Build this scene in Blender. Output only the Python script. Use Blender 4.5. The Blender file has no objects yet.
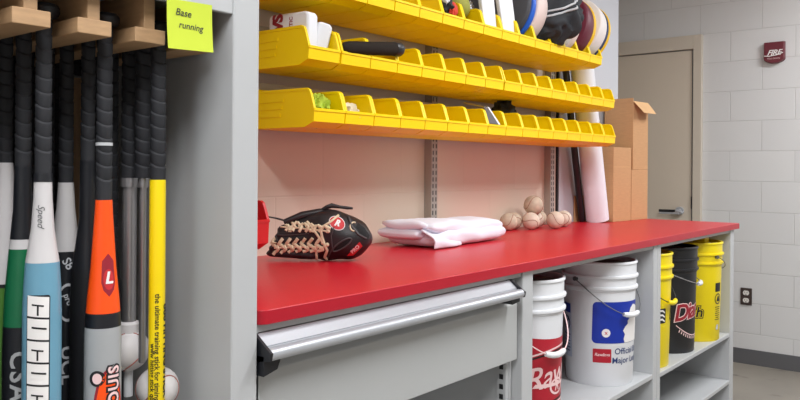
import bpy, bmesh, math, random
from mathutils import Vector, Matrix, noise
from mathutils.bvhtree import BVHTree
random.seed(7)
R = math.radians
SC = bpy.context.scene
COL = SC.collection

# ------------------------------------------------------------------ camera
YAW, ROLL, FPX = 0.680750, 0.0070458, 756.44
fw = Vector((math.cos(YAW), math.sin(YAW), 0))
rt = Vector((math.sin(YAW), -math.cos(YAW), 0))
up = Vector((0, 0, 1))
r2 = rt*math.cos(ROLL) + up*math.sin(ROLL)
u2 = -rt*math.sin(ROLL) + up*math.cos(ROLL)
cam = bpy.data.cameras.new('camera')
cam.sensor_width = 36.0
cam.lens = 36.0*FPX/800.0
cam.shift_y = -(200-168.54)/800.0
cam.clip_start = 0.05
co = bpy.data.objects.new('camera', cam)
COL.objects.link(co)
M = Matrix((r2, u2, -fw)).transposed().to_4x4()
M.translation = Vector((0, 0, 1.29))
co.matrix_world = M
SC.camera = co

# ------------------------------------------------------------------ world, lamps, exposure
W = bpy.data.worlds.new('world')
SC.world = W
W.use_nodes = True
W.node_tree.nodes['Background'].inputs[0].default_value = (0.9, 0.95, 1.0, 1)
W.node_tree.nodes['Background'].inputs[1].default_value = 0.15
SC.view_settings.view_transform = 'Standard'
SC.view_settings.look = 'None'
SC.view_settings.gamma = 1
SC.view_settings.use_curve_mapping = False
SC.view_settings.exposure = 0.0

def lamp(name, loc, sx, sy, power, col=(0.97, 0.985, 1.0)):
    l = bpy.data.lights.new(name, 'AREA')
    l.shape = 'RECTANGLE'
    l.size, l.size_y = sx, sy
    l.energy = power
    l.color = col
    o = bpy.data.objects.new(name, l)
    o.location = loc
    COL.objects.link(o)
    return o
LP = 56
lamp('ceiling_lamp', (-2.0, -0.15, 2.72), 0.28, 1.2, LP*0.6)
lamp('ceiling_lamp', (0.02, -0.15, 2.72), 0.28, 1.2, LP*0.85)
lamp('ceiling_lamp', (2.25, -0.15, 2.72), 0.28, 1.2, LP*0.92)
lamp('ceiling_lamp', (4.45, -0.15, 2.72), 0.28, 1.2, LP*0.95)
lamp('ceiling_lamp', (1.1, -2.5, 2.72), 0.28, 1.2, LP*0.12)

# ------------------------------------------------------------------ materials
def lin(c):
    c = c/255.0
    return c/12.92 if c <= 0.04045 else ((c+0.055)/1.055)**2.4
def rgb(r, g, b):
    return (lin(r), lin(g), lin(b), 1)
def mat(name, col, rough=0.5, metal=0.0, var=0.0, scale=20.0, bump=0.0, bscale=200.0, spec=0.5, stretch=None):
    m = bpy.data.materials.new(name)
    m.use_nodes = True
    nt = m.node_tree
    b = nt.nodes['Principled BSDF']
    c = rgb(*col)
    b.inputs['Base Color'].default_value = c
    b.inputs['Roughness'].default_value = rough
    b.inputs['Metallic'].default_value = metal
    b.inputs['Specular IOR Level'].default_value = spec
    tc = nt.nodes.new('ShaderNodeTexCoord')
    src = tc.outputs['Object']
    if stretch:
        mp = nt.nodes.new('ShaderNodeMapping')
        mp.inputs['Scale'].default_value = stretch
        nt.links.new(src, mp.inputs[0])
        src = mp.outputs[0]
    if var > 0:
        n = nt.nodes.new('ShaderNodeTexNoise')
        n.inputs['Scale'].default_value = scale
        n.inputs['Detail'].default_value = 4
        nt.links.new(src, n.inputs['Vector'])
        r = nt.nodes.new('ShaderNodeValToRGB')
        r.color_ramp.elements[0].position = 0.3
        r.color_ramp.elements[1].position = 0.7
        r.color_ramp.elements[0].color = (c[0]*(1-var), c[1]*(1-var), c[2]*(1-var), 1)
        r.color_ramp.elements[1].color = (min(1, c[0]*(1+var*.6)), min(1, c[1]*(1+var*.6)), min(1, c[2]*(1+var*.6)), 1)
        nt.links.new(n.outputs['Fac'], r.inputs[0])
        nt.links.new(r.outputs[0], b.inputs['Base Color'])
    if bump > 0:
        n2 = nt.nodes.new('ShaderNodeTexNoise')
        n2.inputs['Scale'].default_value = bscale
        n2.inputs['Detail'].default_value = 3
        nt.links.new(src, n2.inputs['Vector'])
        bp = nt.nodes.new('ShaderNodeBump')
        bp.inputs['Strength'].default_value = bump
        bp.inputs['Distance'].default_value = 0.002
        nt.links.new(n2.outputs['Fac'], bp.inputs['Height'])
        nt.links.new(bp.outputs[0], b.inputs['Normal'])
    return m

def block_mat(name, col, axis, offx, offz=0.0, joint=0.87):
    """painted concrete block: 0.4 x 0.2032 m courses with shallow joints"""
    m = bpy.data.materials.new(name)
    m.use_nodes = True
    nt = m.node_tree
    b = nt.nodes['Principled BSDF']
    b.inputs['Roughness'].default_value = 0.45
    tc = nt.nodes.new('ShaderNodeTexCoord')
    sp = nt.nodes.new('ShaderNodeSeparateXYZ')
    nt.links.new(tc.outputs['Object'], sp.inputs[0])
    ad = nt.nodes.new('ShaderNodeMath')
    ad.operation = 'ADD'
    ad.inputs[1].default_value = offx
    nt.links.new(sp.outputs[axis], ad.inputs[0])
    cb = nt.nodes.new('ShaderNodeCombineXYZ')
    nt.links.new(ad.outputs[0], cb.inputs[0])
    az = nt.nodes.new('ShaderNodeMath')
    az.operation = 'ADD'
    az.inputs[1].default_value = offz
    nt.links.new(sp.outputs[2], az.inputs[0])
    nt.links.new(az.outputs[0], cb.inputs[1])
    br = nt.nodes.new('ShaderNodeTexBrick')
    br.offset = 0.5
    br.inputs['Scale'].default_value = 1.0
    br.inputs['Brick Width'].default_value = 0.4
    br.inputs['Row Height'].default_value = 0.2032
    br.inputs['Mortar Size'].default_value = 0.0035
    br.inputs['Mortar Smooth'].default_value = 0.6
    br.inputs['Bias'].default_value = 0.0
    c = rgb(*col)
    br.inputs['Color1'].default_value = c
    br.inputs['Color2'].default_value = (c[0]*.965, c[1]*.965, c[2]*.97, 1)
    br.inputs['Mortar'].default_value = (c[0]*joint, c[1]*joint, c[2]*joint, 1)
    nt.links.new(cb.outputs[0], br.inputs['Vector'])
    nt.links.new(br.outputs['Color'], b.inputs['Base Color'])
    n = nt.nodes.new('ShaderNodeTexNoise')
    n.inputs['Scale'].default_value = 90
    nt.links.new(tc.outputs['Object'], n.inputs['Vector'])
    mx = nt.nodes.new('ShaderNodeMath')
    mx.operation = 'MULTIPLY_ADD'
    mx.inputs[1].default_value = -1.0
    nt.links.new(br.outputs['Fac'], mx.inputs[0])
    ms = nt.nodes.new('ShaderNodeMath')
    ms.operation = 'MULTIPLY'
    ms.inputs[1].default_value = 0.12
    nt.links.new(n.outputs['Fac'], ms.inputs[0])
    nt.links.new(ms.outputs[0], mx.inputs[2])
    bp = nt.nodes.new('ShaderNodeBump')
    bp.inputs['Strength'].default_value = 0.5 if joint < 0.9 else 0.25
    bp.inputs['Distance'].default_value = 0.004
    nt.links.new(mx.outputs[0], bp.inputs['Height'])
    nt.links.new(bp.outputs[0], b.inputs['Normal'])
    return m

def floor_mat():
    m = mat('floor_concrete', (146, 139, 129), 0.35, var=0.16, scale=2.2)
    nt = m.node_tree
    b = nt.nodes['Principled BSDF']
    old = b.inputs['Base Color'].links[0].from_socket
    n = nt.nodes.new('ShaderNodeTexNoise')
    n.inputs['Scale'].default_value = 7
    n.inputs['Detail'].default_value = 5
    r = nt.nodes.new('ShaderNodeValToRGB')
    r.color_ramp.elements[0].position = 0.60
    r.color_ramp.elements[1].position = 0.70
    tc = [x for x in nt.nodes if x.type == 'TEX_COORD'][0]
    mp = nt.nodes.new('ShaderNodeMapping')
    mp.inputs['Scale'].default_value = (1.0, 0.6, 1)
    nt.links.new(tc.outputs['Object'], mp.inputs[0])
    nt.links.new(mp.outputs[0], n.inputs['Vector'])
    nt.links.new(n.outputs['Fac'], r.inputs[0])
    mx = nt.nodes.new('ShaderNodeMixRGB')
    mx.inputs[2].default_value = rgb(88, 82, 75)
    nt.links.new(r.outputs[0], mx.inputs[0])
    nt.links.new(old, mx.inputs[1])
    nt.links.new(mx.outputs[0], b.inputs['Base Color'])
    return m

def wood_mat(name, col):
    return mat(name, col, 0.55, var=0.18, scale=14, stretch=(3, 0.5, 12))

MT = {}
def mk(key, *a, **k):
    MT[key] = mat(key, *a, **k)
mk('grey_steel', (186, 188, 190), 0.38, var=0.02, scale=3)
mk('drawer_grey', (176, 178, 178), 0.42, var=0.02, scale=3)
mk('aluminium', (184, 187, 193), 0.34, metal=0.4)
mk('steel_dark', (110, 112, 114), 0.4, metal=0.6)
mk('zinc', (176, 168, 160), 0.4, metal=0.35)
mk('red_laminate', (200, 28, 44), 0.33, var=0.03, scale=5, bump=0.05, bscale=350)
mk('red_edge', (176, 12, 36), 0.4)
mk('yellow_plastic', (255, 219, 0), 0.42, var=0.02, scale=8, spec=0.28)
mk('red_plastic', (205, 32, 36), 0.35)
mk('yellow_bucket', (238, 214, 10), 0.35)
mk('white_plastic', (226, 228, 232), 0.35)
mk('black_plastic', (30, 30, 33), 0.42)
mk('taupe_shade', (112, 104, 98), 0.8, bump=0.2)  # shade inside the white buckets put into a flat colour
mk('black_rubber', (44, 38, 34), 0.9, spec=0.15, bump=0.25, bscale=120)
mk('grip_black', (35, 36, 41), 0.7)
mk('dark_cap', (22, 24, 30), 0.4)
mk('wood', (184, 148, 110), 0.6, var=0.12, scale=10, stretch=(4, 0.6, 14))
mk('wood_dark', (164, 132, 98), 0.6, var=0.15, scale=10, stretch=(14, 14, 1))
mk('orange_paint', (255, 84, 18), 0.3)
mk('blue_paint', (106, 156, 180), 0.3)
mk('white_paint', (206, 203, 204), 0.3, var=0.04, scale=12)
mk('grey_paint', (164, 166, 168), 0.3)
mk('green_paint', (20, 104, 66), 0.3)
mk('lime_paint', (70, 120, 40), 0.35)
mk('yellow_paint', (252, 222, 10), 0.35)
mk('silver', (170, 168, 170), 0.3, metal=0.8)
mk('ink_black', (22, 22, 26), 0.5)
mk('ink_white', (235, 232, 230), 0.5)
mk('ink_pinkwhite', (240, 205, 205), 0.5)
mk('ink_red', (196, 40, 46), 0.5)
mk('ink_maroon', (150, 26, 44), 0.5)
mk('label_red', (176, 24, 44), 0.4)
mk('ink_blue', (14, 48, 160), 0.4)
mk('ink_navy', (40, 60, 110), 0.5)
mk('pale_blue', (190, 202, 222), 0.5)
mk('sticky_paper', (196, 213, 58), 0.8)
mk('door_paint', (206, 194, 178), 0.45)
mk('frame_paint', (202, 192, 178), 0.45)
mk('partition_paint', (200, 203, 210), 0.4)
mk('niche_paint', (205, 205, 205), 0.5)
mk('white_ceiling', (235, 235, 232), 0.8)
mk('base_vinyl', (92, 92, 95), 0.5)
mk('cardboard', (196, 152, 108), 0.8, var=0.06, scale=25, stretch=(1, 1, 6))
mk('cardboard_pale', (214, 172, 124), 0.8, var=0.05, scale=25)
mk('white_paper', (232, 234, 242), 0.7)
mk('cloth_white', (228, 231, 242), 0.9, bump=0.25, bscale=90)
mk('ball_leather', (218, 202, 184), 0.6, var=0.1, scale=22)
mk('ball_leather_worn', (200, 184, 162), 0.65, var=0.22, scale=24)
mk('ball_new', (226, 222, 222), 0.5, var=0.04, scale=20)
mk('seam', (146, 96, 78), 0.7)
mk('seam_light', (176, 110, 100), 0.7)
mk('glove_leather', (33, 31, 34), 0.45, var=0.2, scale=30, bump=0.3, bscale=60)
mk('glove_rim', (70, 66, 68), 0.5)
mk('lace', (222, 206, 174), 0.65)
mk('glove_dark', (14, 13, 15), 0.8)
mk('maroon_plastic', (104, 36, 48), 0.4)
mk('outlet_brown', (62, 50, 46), 0.4)
mk('outlet_white', (225, 222, 216), 0.4)
mk('black_cloth', (40, 43, 48), 0.75, bump=0.3, bscale=60)
mk('charcoal', (66, 67, 72), 0.7, bump=0.15)
mk('royal_blue', (24, 92, 200), 0.45)
mk('pad_white', (226, 220, 218), 0.6, bump=0.15, bscale=60)
mk('pad_blush', (226, 206, 200), 0.65, bump=0.15, bscale=60)
mk('pad_maroon', (98, 22, 44), 0.5, bump=0.15, bscale=60)
mk('pad_yellow', (238, 190, 22), 0.45)
mk('navy', (28, 50, 92), 0.45)
mk('silver_trim', (190, 192, 196), 0.5)
mk('purple', (58, 44, 78), 0.6)
mk('olive', (150, 150, 62), 0.7, bump=0.3, bscale=60)
mk('lime_cloth', (176, 200, 60), 0.85)
mk('tissue', (236, 226, 200), 0.9)
mk('grey_card', (88, 84, 88), 0.6)
mk('red_cloth', (214, 62, 40), 0.7)
mk('black_gap', (24, 24, 26), 0.7)
MT['block_end'] = block_mat('block_end', (214, 214, 214), 1, -1.094-0.2+4)
MT['block_back'] = block_mat('block_back', (226, 208, 190), 0, -1.60+4+0.07, 0.017, 0.945)
MT['block_front'] = block_mat('block_front', (210, 210, 210), 0, 0.1)
MT['floor'] = floor_mat()

# ------------------------------------------------------------------ mesh helpers
def add_box(bm, x0, x1, y0, y1, z0, z1):
    v = [bm.verts.new(p) for p in ((x0,y0,z0),(x1,y0,z0),(x1,y1,z0),(x0,y1,z0),(x0,y0,z1),(x1,y0,z1),(x1,y1,z1),(x0,y1,z1))]
    for f in ((0,3,2,1),(4,5,6,7),(0,1,5,4),(1,2,6,5),(2,3,7,6),(3,0,4,7)):
        bm.faces.new([v[i] for i in f])
def add_prism(bm, pts, axis, a0, a1):
    """pts: polygon of 2-D points in the plane normal to axis, extruded from a0 to a1"""
    def P(p, a):
        if axis == 'X': return (a, p[0], p[1])
        if axis == 'Y': return (p[0], a, p[1])
        return (p[0], p[1], a)
    A = [bm.verts.new(P(p, a0)) for p in pts]
    B = [bm.verts.new(P(p, a1)) for p in pts]
    n = len(pts)
    bm.faces.new(A)
    bm.faces.new(B[::-1])
    for i in range(n):
        bm.faces.new((A[i], A[(i+1) % n], B[(i+1) % n], B[i]))
def add_lathe(bm, prof, seg=40, cap=True):
    rings = []
    for r, z in prof:
        if r < 1e-6:
            rings.append([bm.verts.new((0, 0, z))])
        else:
            rings.append([bm.verts.new((r*math.cos(2*math.pi*i/seg), r*math.sin(2*math.pi*i/seg), z)) for i in range(seg)])
    for a, b in zip(rings, rings[1:]):
        for i in range(seg):
            j = (i+1) % seg
            if len(a) == 1 and len(b) == 1: continue
            if len(a) == 1: bm.faces.new((a[0], b[j], b[i]))
            elif len(b) == 1: bm.faces.new((a[i], a[j], b[0]))
            else: bm.faces.new((a[i], a[j], b[j], b[i]))
    if cap:
        if len(rings[0]) > 1: bm.faces.new(rings[0][::-1])
        if len(rings[-1]) > 1: bm.faces.new(rings[-1])
def add_tube(bm, pts, r, seg=10, closed=False):
    pts = [Vector(p) for p in pts]
    n = len(pts)
    rad = r if isinstance(r, (list, tuple)) else [r]*n
    rings = []
    ref = None
    for i, p in enumerate(pts):
        if closed: t = pts[(i+1) % n]-pts[i-1]
        else: t = pts[min(i+1, n-1)]-pts[max(i-1, 0)]
        t.normalize()
        if ref is None:
            ref = Vector((0, 0, 1)) if abs(t.z) < 0.9 else Vector((1, 0, 0))
        a = ref - t*ref.dot(t)
        if a.length < 1e-4: a = t.orthogonal()
        a.normalize()
        ref = a
        b = t.cross(a)
        rings.append([bm.verts.new(p + (a*math.cos(2*math.pi*k/seg)+b*math.sin(2*math.pi*k/seg))*rad[i]) for k in range(seg)])
    m = n if closed else n-1
    for i in range(m):
        A, B = rings[i], rings[(i+1) % n]
        for k in range(seg):
            bm.faces.new((A[k], A[(k+1) % seg], B[(k+1) % seg], B[k]))
    if not closed:
        bm.faces.new(rings[0][::-1])
        bm.faces.new(rings[-1])
def rrect(w, h, r, n=6, cx=0, cy=0):
    out = []
    for qx, qy, a0 in ((w/2-r, h/2-r, 0), (-w/2+r, h/2-r, 90), (-w/2+r, -h/2+r, 180), (w/2-r, -h/2+r, 270)):
        for i in range(n+1):
            a = R(a0+90*i/n)
            out.append((cx+qx+r*math.cos(a), cy+qy+r*math.sin(a)))
    return out
def add_flat(bm, pts):
    bm.faces.new([bm.verts.new((p[0], p[1], 0)) for p in pts])

def mesh_of(bm, name, m, smooth=40, bevel=0):
    bmesh.ops.recalc_face_normals(bm, faces=bm.faces)
    me = bpy.data.meshes.new(name)
    bm.to_mesh(me)
    bm.free()
    me.materials.append(MT[m] if isinstance(m, str) else m)
    if smooth:
        for p in me.polygons: p.use_smooth = True
        me.set_sharp_from_angle(angle=R(smooth))
    return me
def obj(name, bm, m, parent=None, loc=(0,0,0), rot=(0,0,0), smooth=40, bevel=0, label=None):
    me = bm if isinstance(bm, bpy.types.Mesh) else mesh_of(bm, name, m, smooth)
    o = bpy.data.objects.new(name, me)
    COL.objects.link(o)
    o.location = loc
    o.rotation_euler = rot
    if parent: o.parent = parent
    if bevel:
        b = o.modifiers.new('bevel', 'BEVEL')
        b.width = bevel
        b.segments = 2
        b.limit_method = 'ANGLE'
        b.harden_normals = False
    if label: o['label'] = label
    return o
def tag(o, label, cat, group=None, kind=None):
    o['label'] = label
    o['category'] = cat
    if group: o['group'] = group
    if kind: o['kind'] = kind
    return o
def thing(name, label, cat, loc=(0,0,0), rot=(0,0,0), group=None):
    o = bpy.data.objects.new(name, None)
    o.empty_display_size = 0.05
    COL.objects.link(o)
    o.location = loc
    o.rotation_euler = rot
    return tag(o, label, cat, group)
def box_obj(name, b, m, parent=None, bevel=0.0, loc=(0,0,0), rot=(0,0,0), label=None):
    bm = bmesh.new()
    add_box(bm, *b)
    return obj(name, bm, m, parent, loc, rot, smooth=0, bevel=bevel, label=label)
def struct(name, b, m, parent=None, bevel=0):
    o = box_obj(name, b, m, parent, bevel)
    o['kind'] = 'structure'
    return o
def copy_tree(o, parent=None):
    c = o.copy()
    COL.objects.link(c)
    if parent:
        c.parent = parent
    for ch in list(o.children):
        copy_tree(ch, c)
    return c

def refine(bm, L, it=7):
    bmesh.ops.triangulate(bm, faces=bm.faces[:])
    for _ in range(it):
        es = [e for e in bm.edges if e.calc_length() > L]
        if not es: break
        bmesh.ops.subdivide_edges(bm, edges=es, cuts=1, use_grid_fill=False)
        bmesh.ops.triangulate(bm, faces=[f for f in bm.faces if len(f.verts) > 3])
def text_bm(s, size, shear=0.0, offset=0.0, space=1.0, sx=1.0):
    cu = bpy.data.curves.new('lettering', 'FONT')
    cu.body = s
    cu.size = size
    cu.shear = shear
    cu.offset = offset
    cu.space_character = space
    cu.align_x = 'CENTER'
    cu.align_y = 'CENTER'
    cu.resolution_u = 3
    o = bpy.data.objects.new('lettering', cu)
    COL.objects.link(o)
    dg = bpy.context.evaluated_depsgraph_get()
    me = bpy.data.meshes.new_from_object(o.evaluated_get(dg))
    bpy.data.objects.remove(o)
    bpy.data.curves.remove(cu)
    bm = bmesh.new()
    bm.from_mesh(me)
    bpy.data.meshes.remove(me)
    for v in bm.verts:
        v.co.x *= sx
    return bm
def rot2(bm, deg):
    bmesh.ops.rotate(bm, verts=bm.verts, cent=(0,0,0), matrix=Matrix.Rotation(R(deg), 3, 'Z'))
def wrap(bm, phi, zc, rfun, lift=0.0010, L=0.010, back=0):
    """bend a flat drawing (x along, y up) round a vertical surface of revolution; phi 0 faces -Y"""
    refine(bm, L)
    for v in bm.verts:
        x, y = v.co.x, v.co.y
        z = zc+y
        r = rfun(z)+lift
        a = phi + x/r
        v.co = Vector((r*math.sin(a), -r*math.cos(a), z))
    return bm
def flat_obj(name, bm, m, parent, mtx):
    for v in bm.verts: v.co = mtx @ v.co
    return obj(name, bm, m, parent, smooth=0)

# ------------------------------------------------------------------ the room
struct('floor', (-2.4, 5.6, -3.4, 3.2, -0.1, 0.0), 'floor')
struct('ceiling', (-2.4, 5.6, -3.4, 3.2, 2.75, 2.85), 'white_ceiling')
struct('wall_back', (-2.4, 4.02, 1.72, 3.1, 0, 2.75), 'block_back')
struct('wall_right', (5.4, 5.6, -3.4, 3.2, 0, 2.75), 'block_end')
struct('wall_left', (-2.4, -2.2, -3.4, 1.72, 0, 2.75), 'block_end')
struct('wall_front', (-2.2, 5.4, -3.4, -3.2, 0, 2.75), 'block_front')
struct('wall_niche', (4.02, 5.4, 3.0, 3.2, 0, 2.75), 'niche_paint')
struct('trim_1', (3.335, 4.03, 1.708, 1.72, 0, 2.75), 'partition_paint')   # smooth grey panel closing the wall end
struct('trim_2', (3.321, 3.335, 1.712, 1.72, 0, 2.75), 'black_gap')         # dark joint beside it
struct('baseboard_right', (5.392, 5.4, -3.2, 1.67, 0, 0.10), 'base_vinyl')
struct('baseboard_back', (4.03, 4.038, 1.72, 3.0, 0, 0.10), 'base_vinyl')
# door in the end wall
d = struct('door_1', (5.375, 5.4, 1.738, 2.645, 0.01, 2.128), 'door_paint', bevel=0.002)
bm = bmesh.new()
add_box(bm, 5.36, 5.4, 1.672, 1.728, 0, 2.232)
add_box(bm, 5.36, 5.4, 2.655, 2.711, 0, 2.232)
add_box(bm, 5.36, 5.4, 1.728, 2.655, 2.136, 2.232)
fr = obj('door_frame', bm, 'frame_paint', d, smooth=0, bevel=0.002)
bm = bmesh.new()
add_box(bm, 5.368, 5.385, 1.729, 1.737, 0.0, 2.13)
obj('door_gap', bm, 'steel_dark', d, smooth=0)
bm = bmesh.new()
add_box(bm, 5.362, 5.376, 1.729, 1.7375, 1.025, 1.11)
obj('strike_plate', bm, 'black_plastic', d, smooth=0)
h = bmesh.new()
add_tube(h, [(5.375, 1.815, 1.008), (5.355, 1.815, 1.008)], 0.028, 20)
add_tube(h, [(5.36, 1.815, 1.008), (5.325, 1.815, 1.008)], 0.013, 14)
hd = obj('door_handle', h, 'aluminium', d)
bm = bmesh.new()
add_box(bm, 5.312, 5.33, 1.80, 1.945, 0.984, 0.998)
add_tube(bm, [(5.321, 1.828, 1.006), (5.321, 1.80, 1.003), (5.321, 1.78, 0.994)], 0.011, 12)
obj('lever', bm, 'aluminium', hd, bevel=0.003)
box_obj('lever_inlay', (5.310, 5.328, 1.835, 1.945, 0.998, 1.016), 'black_plastic', hd, 0.003)

# fire alarm on the end wall
t = thing('fire_alarm', 'small maroon fire alarm with white script on the white block wall', 'fire alarm', (5.4, 1.215, 2.0))
bm = bmesh.new()
pl = [(-0.064, 0.137), (0.064, 0.137), (0.064, 0.018), (0.05, 0.006), (0.02, -0.006), (-0.02, -0.006), (-0.05, 0.006), (-0.064, 0.018)]
add_prism(bm, pl, 'X', -0.035, 0.0)
for v in bm.verts:
    if v.co.x < -0.02: v.co.y *= 0.94; v.co.z = 0.066+(v.co.z-0.066)*0.95
bm2 = bm
obj('alarm_body', bm2, 'maroon_plastic', t, smooth=0, bevel=0.004)
mt = Matrix(((0, 0, -1, -0.0362), (-1, 0, 0, 0), (0, 1, 0, 0.062), (0, 0, 0, 1)))
flat_obj('lettering', text_bm('FIRE', 0.05, 0.4, 0.0008, 0.9), 'ink_white', t, mt)
flat_obj('lettering', text_bm('PULL DOWN', 0.013), 'ink_pinkwhite', t, mt @ Matrix.Translation((0, -0.037, 0)))
bm = bmesh.new()
add_tube(bm, [(-0.037, 0.058, 0.045), (-0.040, 0.03, 0.04), (-0.040, -0.02, 0.047), (-0.037, -0.055, 0.06)], 0.003, 8)
obj('pull_bar', bm, 'ink_white', t)

# outlet
t = thing('wall_outlet', 'brown outlet plate with two white sockets low on the block wall', 'outlet', (5.4, 1.381, 0.45))
obj_b = box_obj('cover_plate', (-0.008, 0, -0.036, 0.036, -0.057, 0.057), 'outlet_brown', t, 0.003)
for s in (-1, 1):
    bm = bmesh.new()
    pts = [(0.019*math.cos(a)*1.0, s*0.025+0.0185*max(-0.8, min(0.8, math.sin(a)))) for a in [2*math.pi*i/24 for i in range(24)]]
    add_prism(bm, pts, 'X', -0.012, -0.006)
    so = obj('socket', bm, 'outlet_white', t, smooth=0)
    bm = bmesh.new()
    add_box(bm, -0.0126, -0.011, -0.0085, -0.006, s*0.025-0.002, s*0.025+0.008)
    add_box(bm, -0.0126, -0.011, 0.006, 0.0085, s*0.025-0.002, s*0.025+0.008)
    add_box(bm, -0.0126, -0.011, -0.003, 0.003, s*0.025-0.012, s*0.025-0.007)
    obj('slot', bm, 'ink_black', so, smooth=0)

# ------------------------------------------------------------------ work bench: red top, drawer cabinet, open shelving
bm = bmesh.new()
cr = 0.022
pts = [(0.906, 1.72), (0.906, 1.055+cr)]
for i in range(1, 6):
    a = R(180+90*i/6); pts.append((0.906+cr+cr*math.cos(a), 1.055+cr+cr*math.sin(a)))
pts += [(0.906+cr, 1.055), (3.996-0.006, 1.055), (3.996, 1.061), (3.996, 1.72)]
add_prism(bm, pts, 'Z', 0, 0.027)
wt = obj('worktop', bm, 'red_edge', None, (0, 0, 1.003), smooth=30, bevel=0.0015)
wt.data.materials.append(MT['red_laminate'])
for p in wt.data.polygons:
    if p.normal.z > 0.9: p.material_index = 1
tag(wt, 'long bright red laminate worktop running the length of the bench', 'worktop')

def slotted_post(bm, x, y0, y1, z0, z1, sgn):
    add_box(bm, x, x+0.012*sgn if sgn > 0 else x, y0, y1, z0, z1) if sgn > 0 else add_box(bm, x-0.012, x, y0, y1, z0, z1)

# drawer cabinet
t = thing('drawer_cabinet', 'grey steel cabinet with one wide drawer above an open space', 'cabinet', (0.904, 1.07, 0))
CX = 0.904
box_obj('side_panel', (0, 0.018, 0.008, 0.645, 0, 1.0), 'grey_steel', t, 0.002)
box_obj('side_panel', (0.953, 0.962, 0.030, 0.645, 0, 1.0), 'grey_steel', t, 0.002)
box_obj('back_panel', (0.018, 0.944, 0.63, 0.645, 0.05, 1.0), 'grey_steel', t)
box_obj('top_rail', (0.0, 0.962, 0.002, 0.03, 0.988, 1.0025), 'drawer_grey', t)
box_obj('bottom_shelf', (0.018, 0.944, 0.012, 0.63, 0.08, 0.10), 'grey_steel', t, 0.002)
box_obj('kick_plate', (0.018, 0.944, 0.05, 0.065, 0.0, 0.08), 'grey_steel', t)
bm = bmesh.new()
add_box(bm, 0.937, 0.953, 0.034, 0.062, 0.1, 0.75)
po = obj('slotted_post', bm, 'grey_steel', t, smooth=0)
bm = bmesh.new()
for i in range(22):
    z = 0.74-0.028*i
    add_box(bm, 0.9355, 0.939, 0.042, 0.054, z-0.014, z)
obj('slot', bm, 'black_gap', po, smooth=0)
dr = bmesh.new()
add_prism(dr, [(0.008, 0.757), (0.008, 0.912), (0.016, 0.925), (0.016, 0.980), (0.6, 0.980), (0.6, 0.757)], 'X', 0.003, 0.955)
do = obj('drawer', dr, 'drawer_grey', t, smooth=0, bevel=0.002)
bm = bmesh.new()
prof = [(0.010, 0.984), (0.002, 0.986), (-0.001, 0.983), (-0.0215, 0.9665), (-0.0205, 0.9645), (-0.0235, 0.9625), (-0.026, 0.9645)]
for i in range(11):
    a = R(70+20*i); prof.append((-0.0345+0.0115*math.cos(a), 0.9535+0.0115*math.sin(a)))
prof += [(-0.022, 0.950), (-0.016, 0.958), (0.010, 0.958)]
add_prism(bm, prof, 'X', 0.004, 0.900)
obj('handle', bm, 'aluminium', do, smooth=25, label='brushed aluminium full width drawer pull')
for x0, x1, xi in ((-0.002, 0.004, 0.035), (0.900, 0.906, 0.862)):
    bm = bmesh.new()
    add_prism(bm, [(0.014, 0.988), (-0.002, 0.988), (-0.047, 0.958), (-0.044, 0.944), (-0.02, 0.940), (0.008, 0.930)], 'X', x0, x1)
    s = [(min(x0, x1) if xi > x1 else xi, 0.950), (x1 if xi < x0 else xi+0.012, 0.950)]
    if xi > x1: quad = [(x0, 0.950), (xi+0.008, 0.950), (xi-0.004, 0.922), (x0, 0.914)]
    else: quad = [(xi-0.008, 0.950), (x1, 0.950), (x1, 0.93), (xi+0.006, 0.926)]
    add_prism(bm, quad, 'Y', -0.028, 0.012)
    obj('end_cap', bm, 'dark_cap', do, smooth=0, label='black plastic end of the drawer pull')

# open shelf units under the right part of the worktop
def shelf_unit(label, x0, pL, x1, pR, upper, lower):
    t = thing('shelf_unit', label, 'shelf', (x0, 1.068, 0), group=None)
    w = x1-x0
    box_obj('side_panel', (0, pL, 0, 0.64, 0, 1.0025), 'grey_steel', t, 0.003)
    box_obj('side_panel', (w-pR, w, 0, 0.64, 0, 1.0025), 'grey_steel', t, 0.003)
    box_obj('back_panel', (pL, w-pR, 0.625, 0.64, 0, 1.0), 'grey_steel', t)
    box_obj('top_rail', (pL, w-pR, 0.003, 0.03, 0.988, 1.0025), 'drawer_grey', t)
    for z in (upper, lower):
        bm = bmesh.new()
        add_box(bm, pL, w-pR, 0.0015, 0.625, z-0.019, z)
        obj('shelf', bm, 'grey_steel', t, smooth=0, bevel=0.003)
    box_obj('bottom_shelf', (pL, w-pR, 0.004, 0.625, 0.06, 0.08), 'grey_steel', t, 0.003)
    box_obj('kick_plate', (pL, w-pR, 0.05, 0.065, 0.0, 0.06), 'grey_steel', t)
    return t
shelf_unit('grey open shelf unit beside the drawer cabinet, holding two white buckets', 1.870, 0.060, 2.9095, 0.038, 0.507, 0.278)
shelf_unit('grey open shelf unit at the far bench end, holding yellow and black buckets', 2.9105, 0.036, 3.945, 0.058, 0.497, 0.268)

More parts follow.
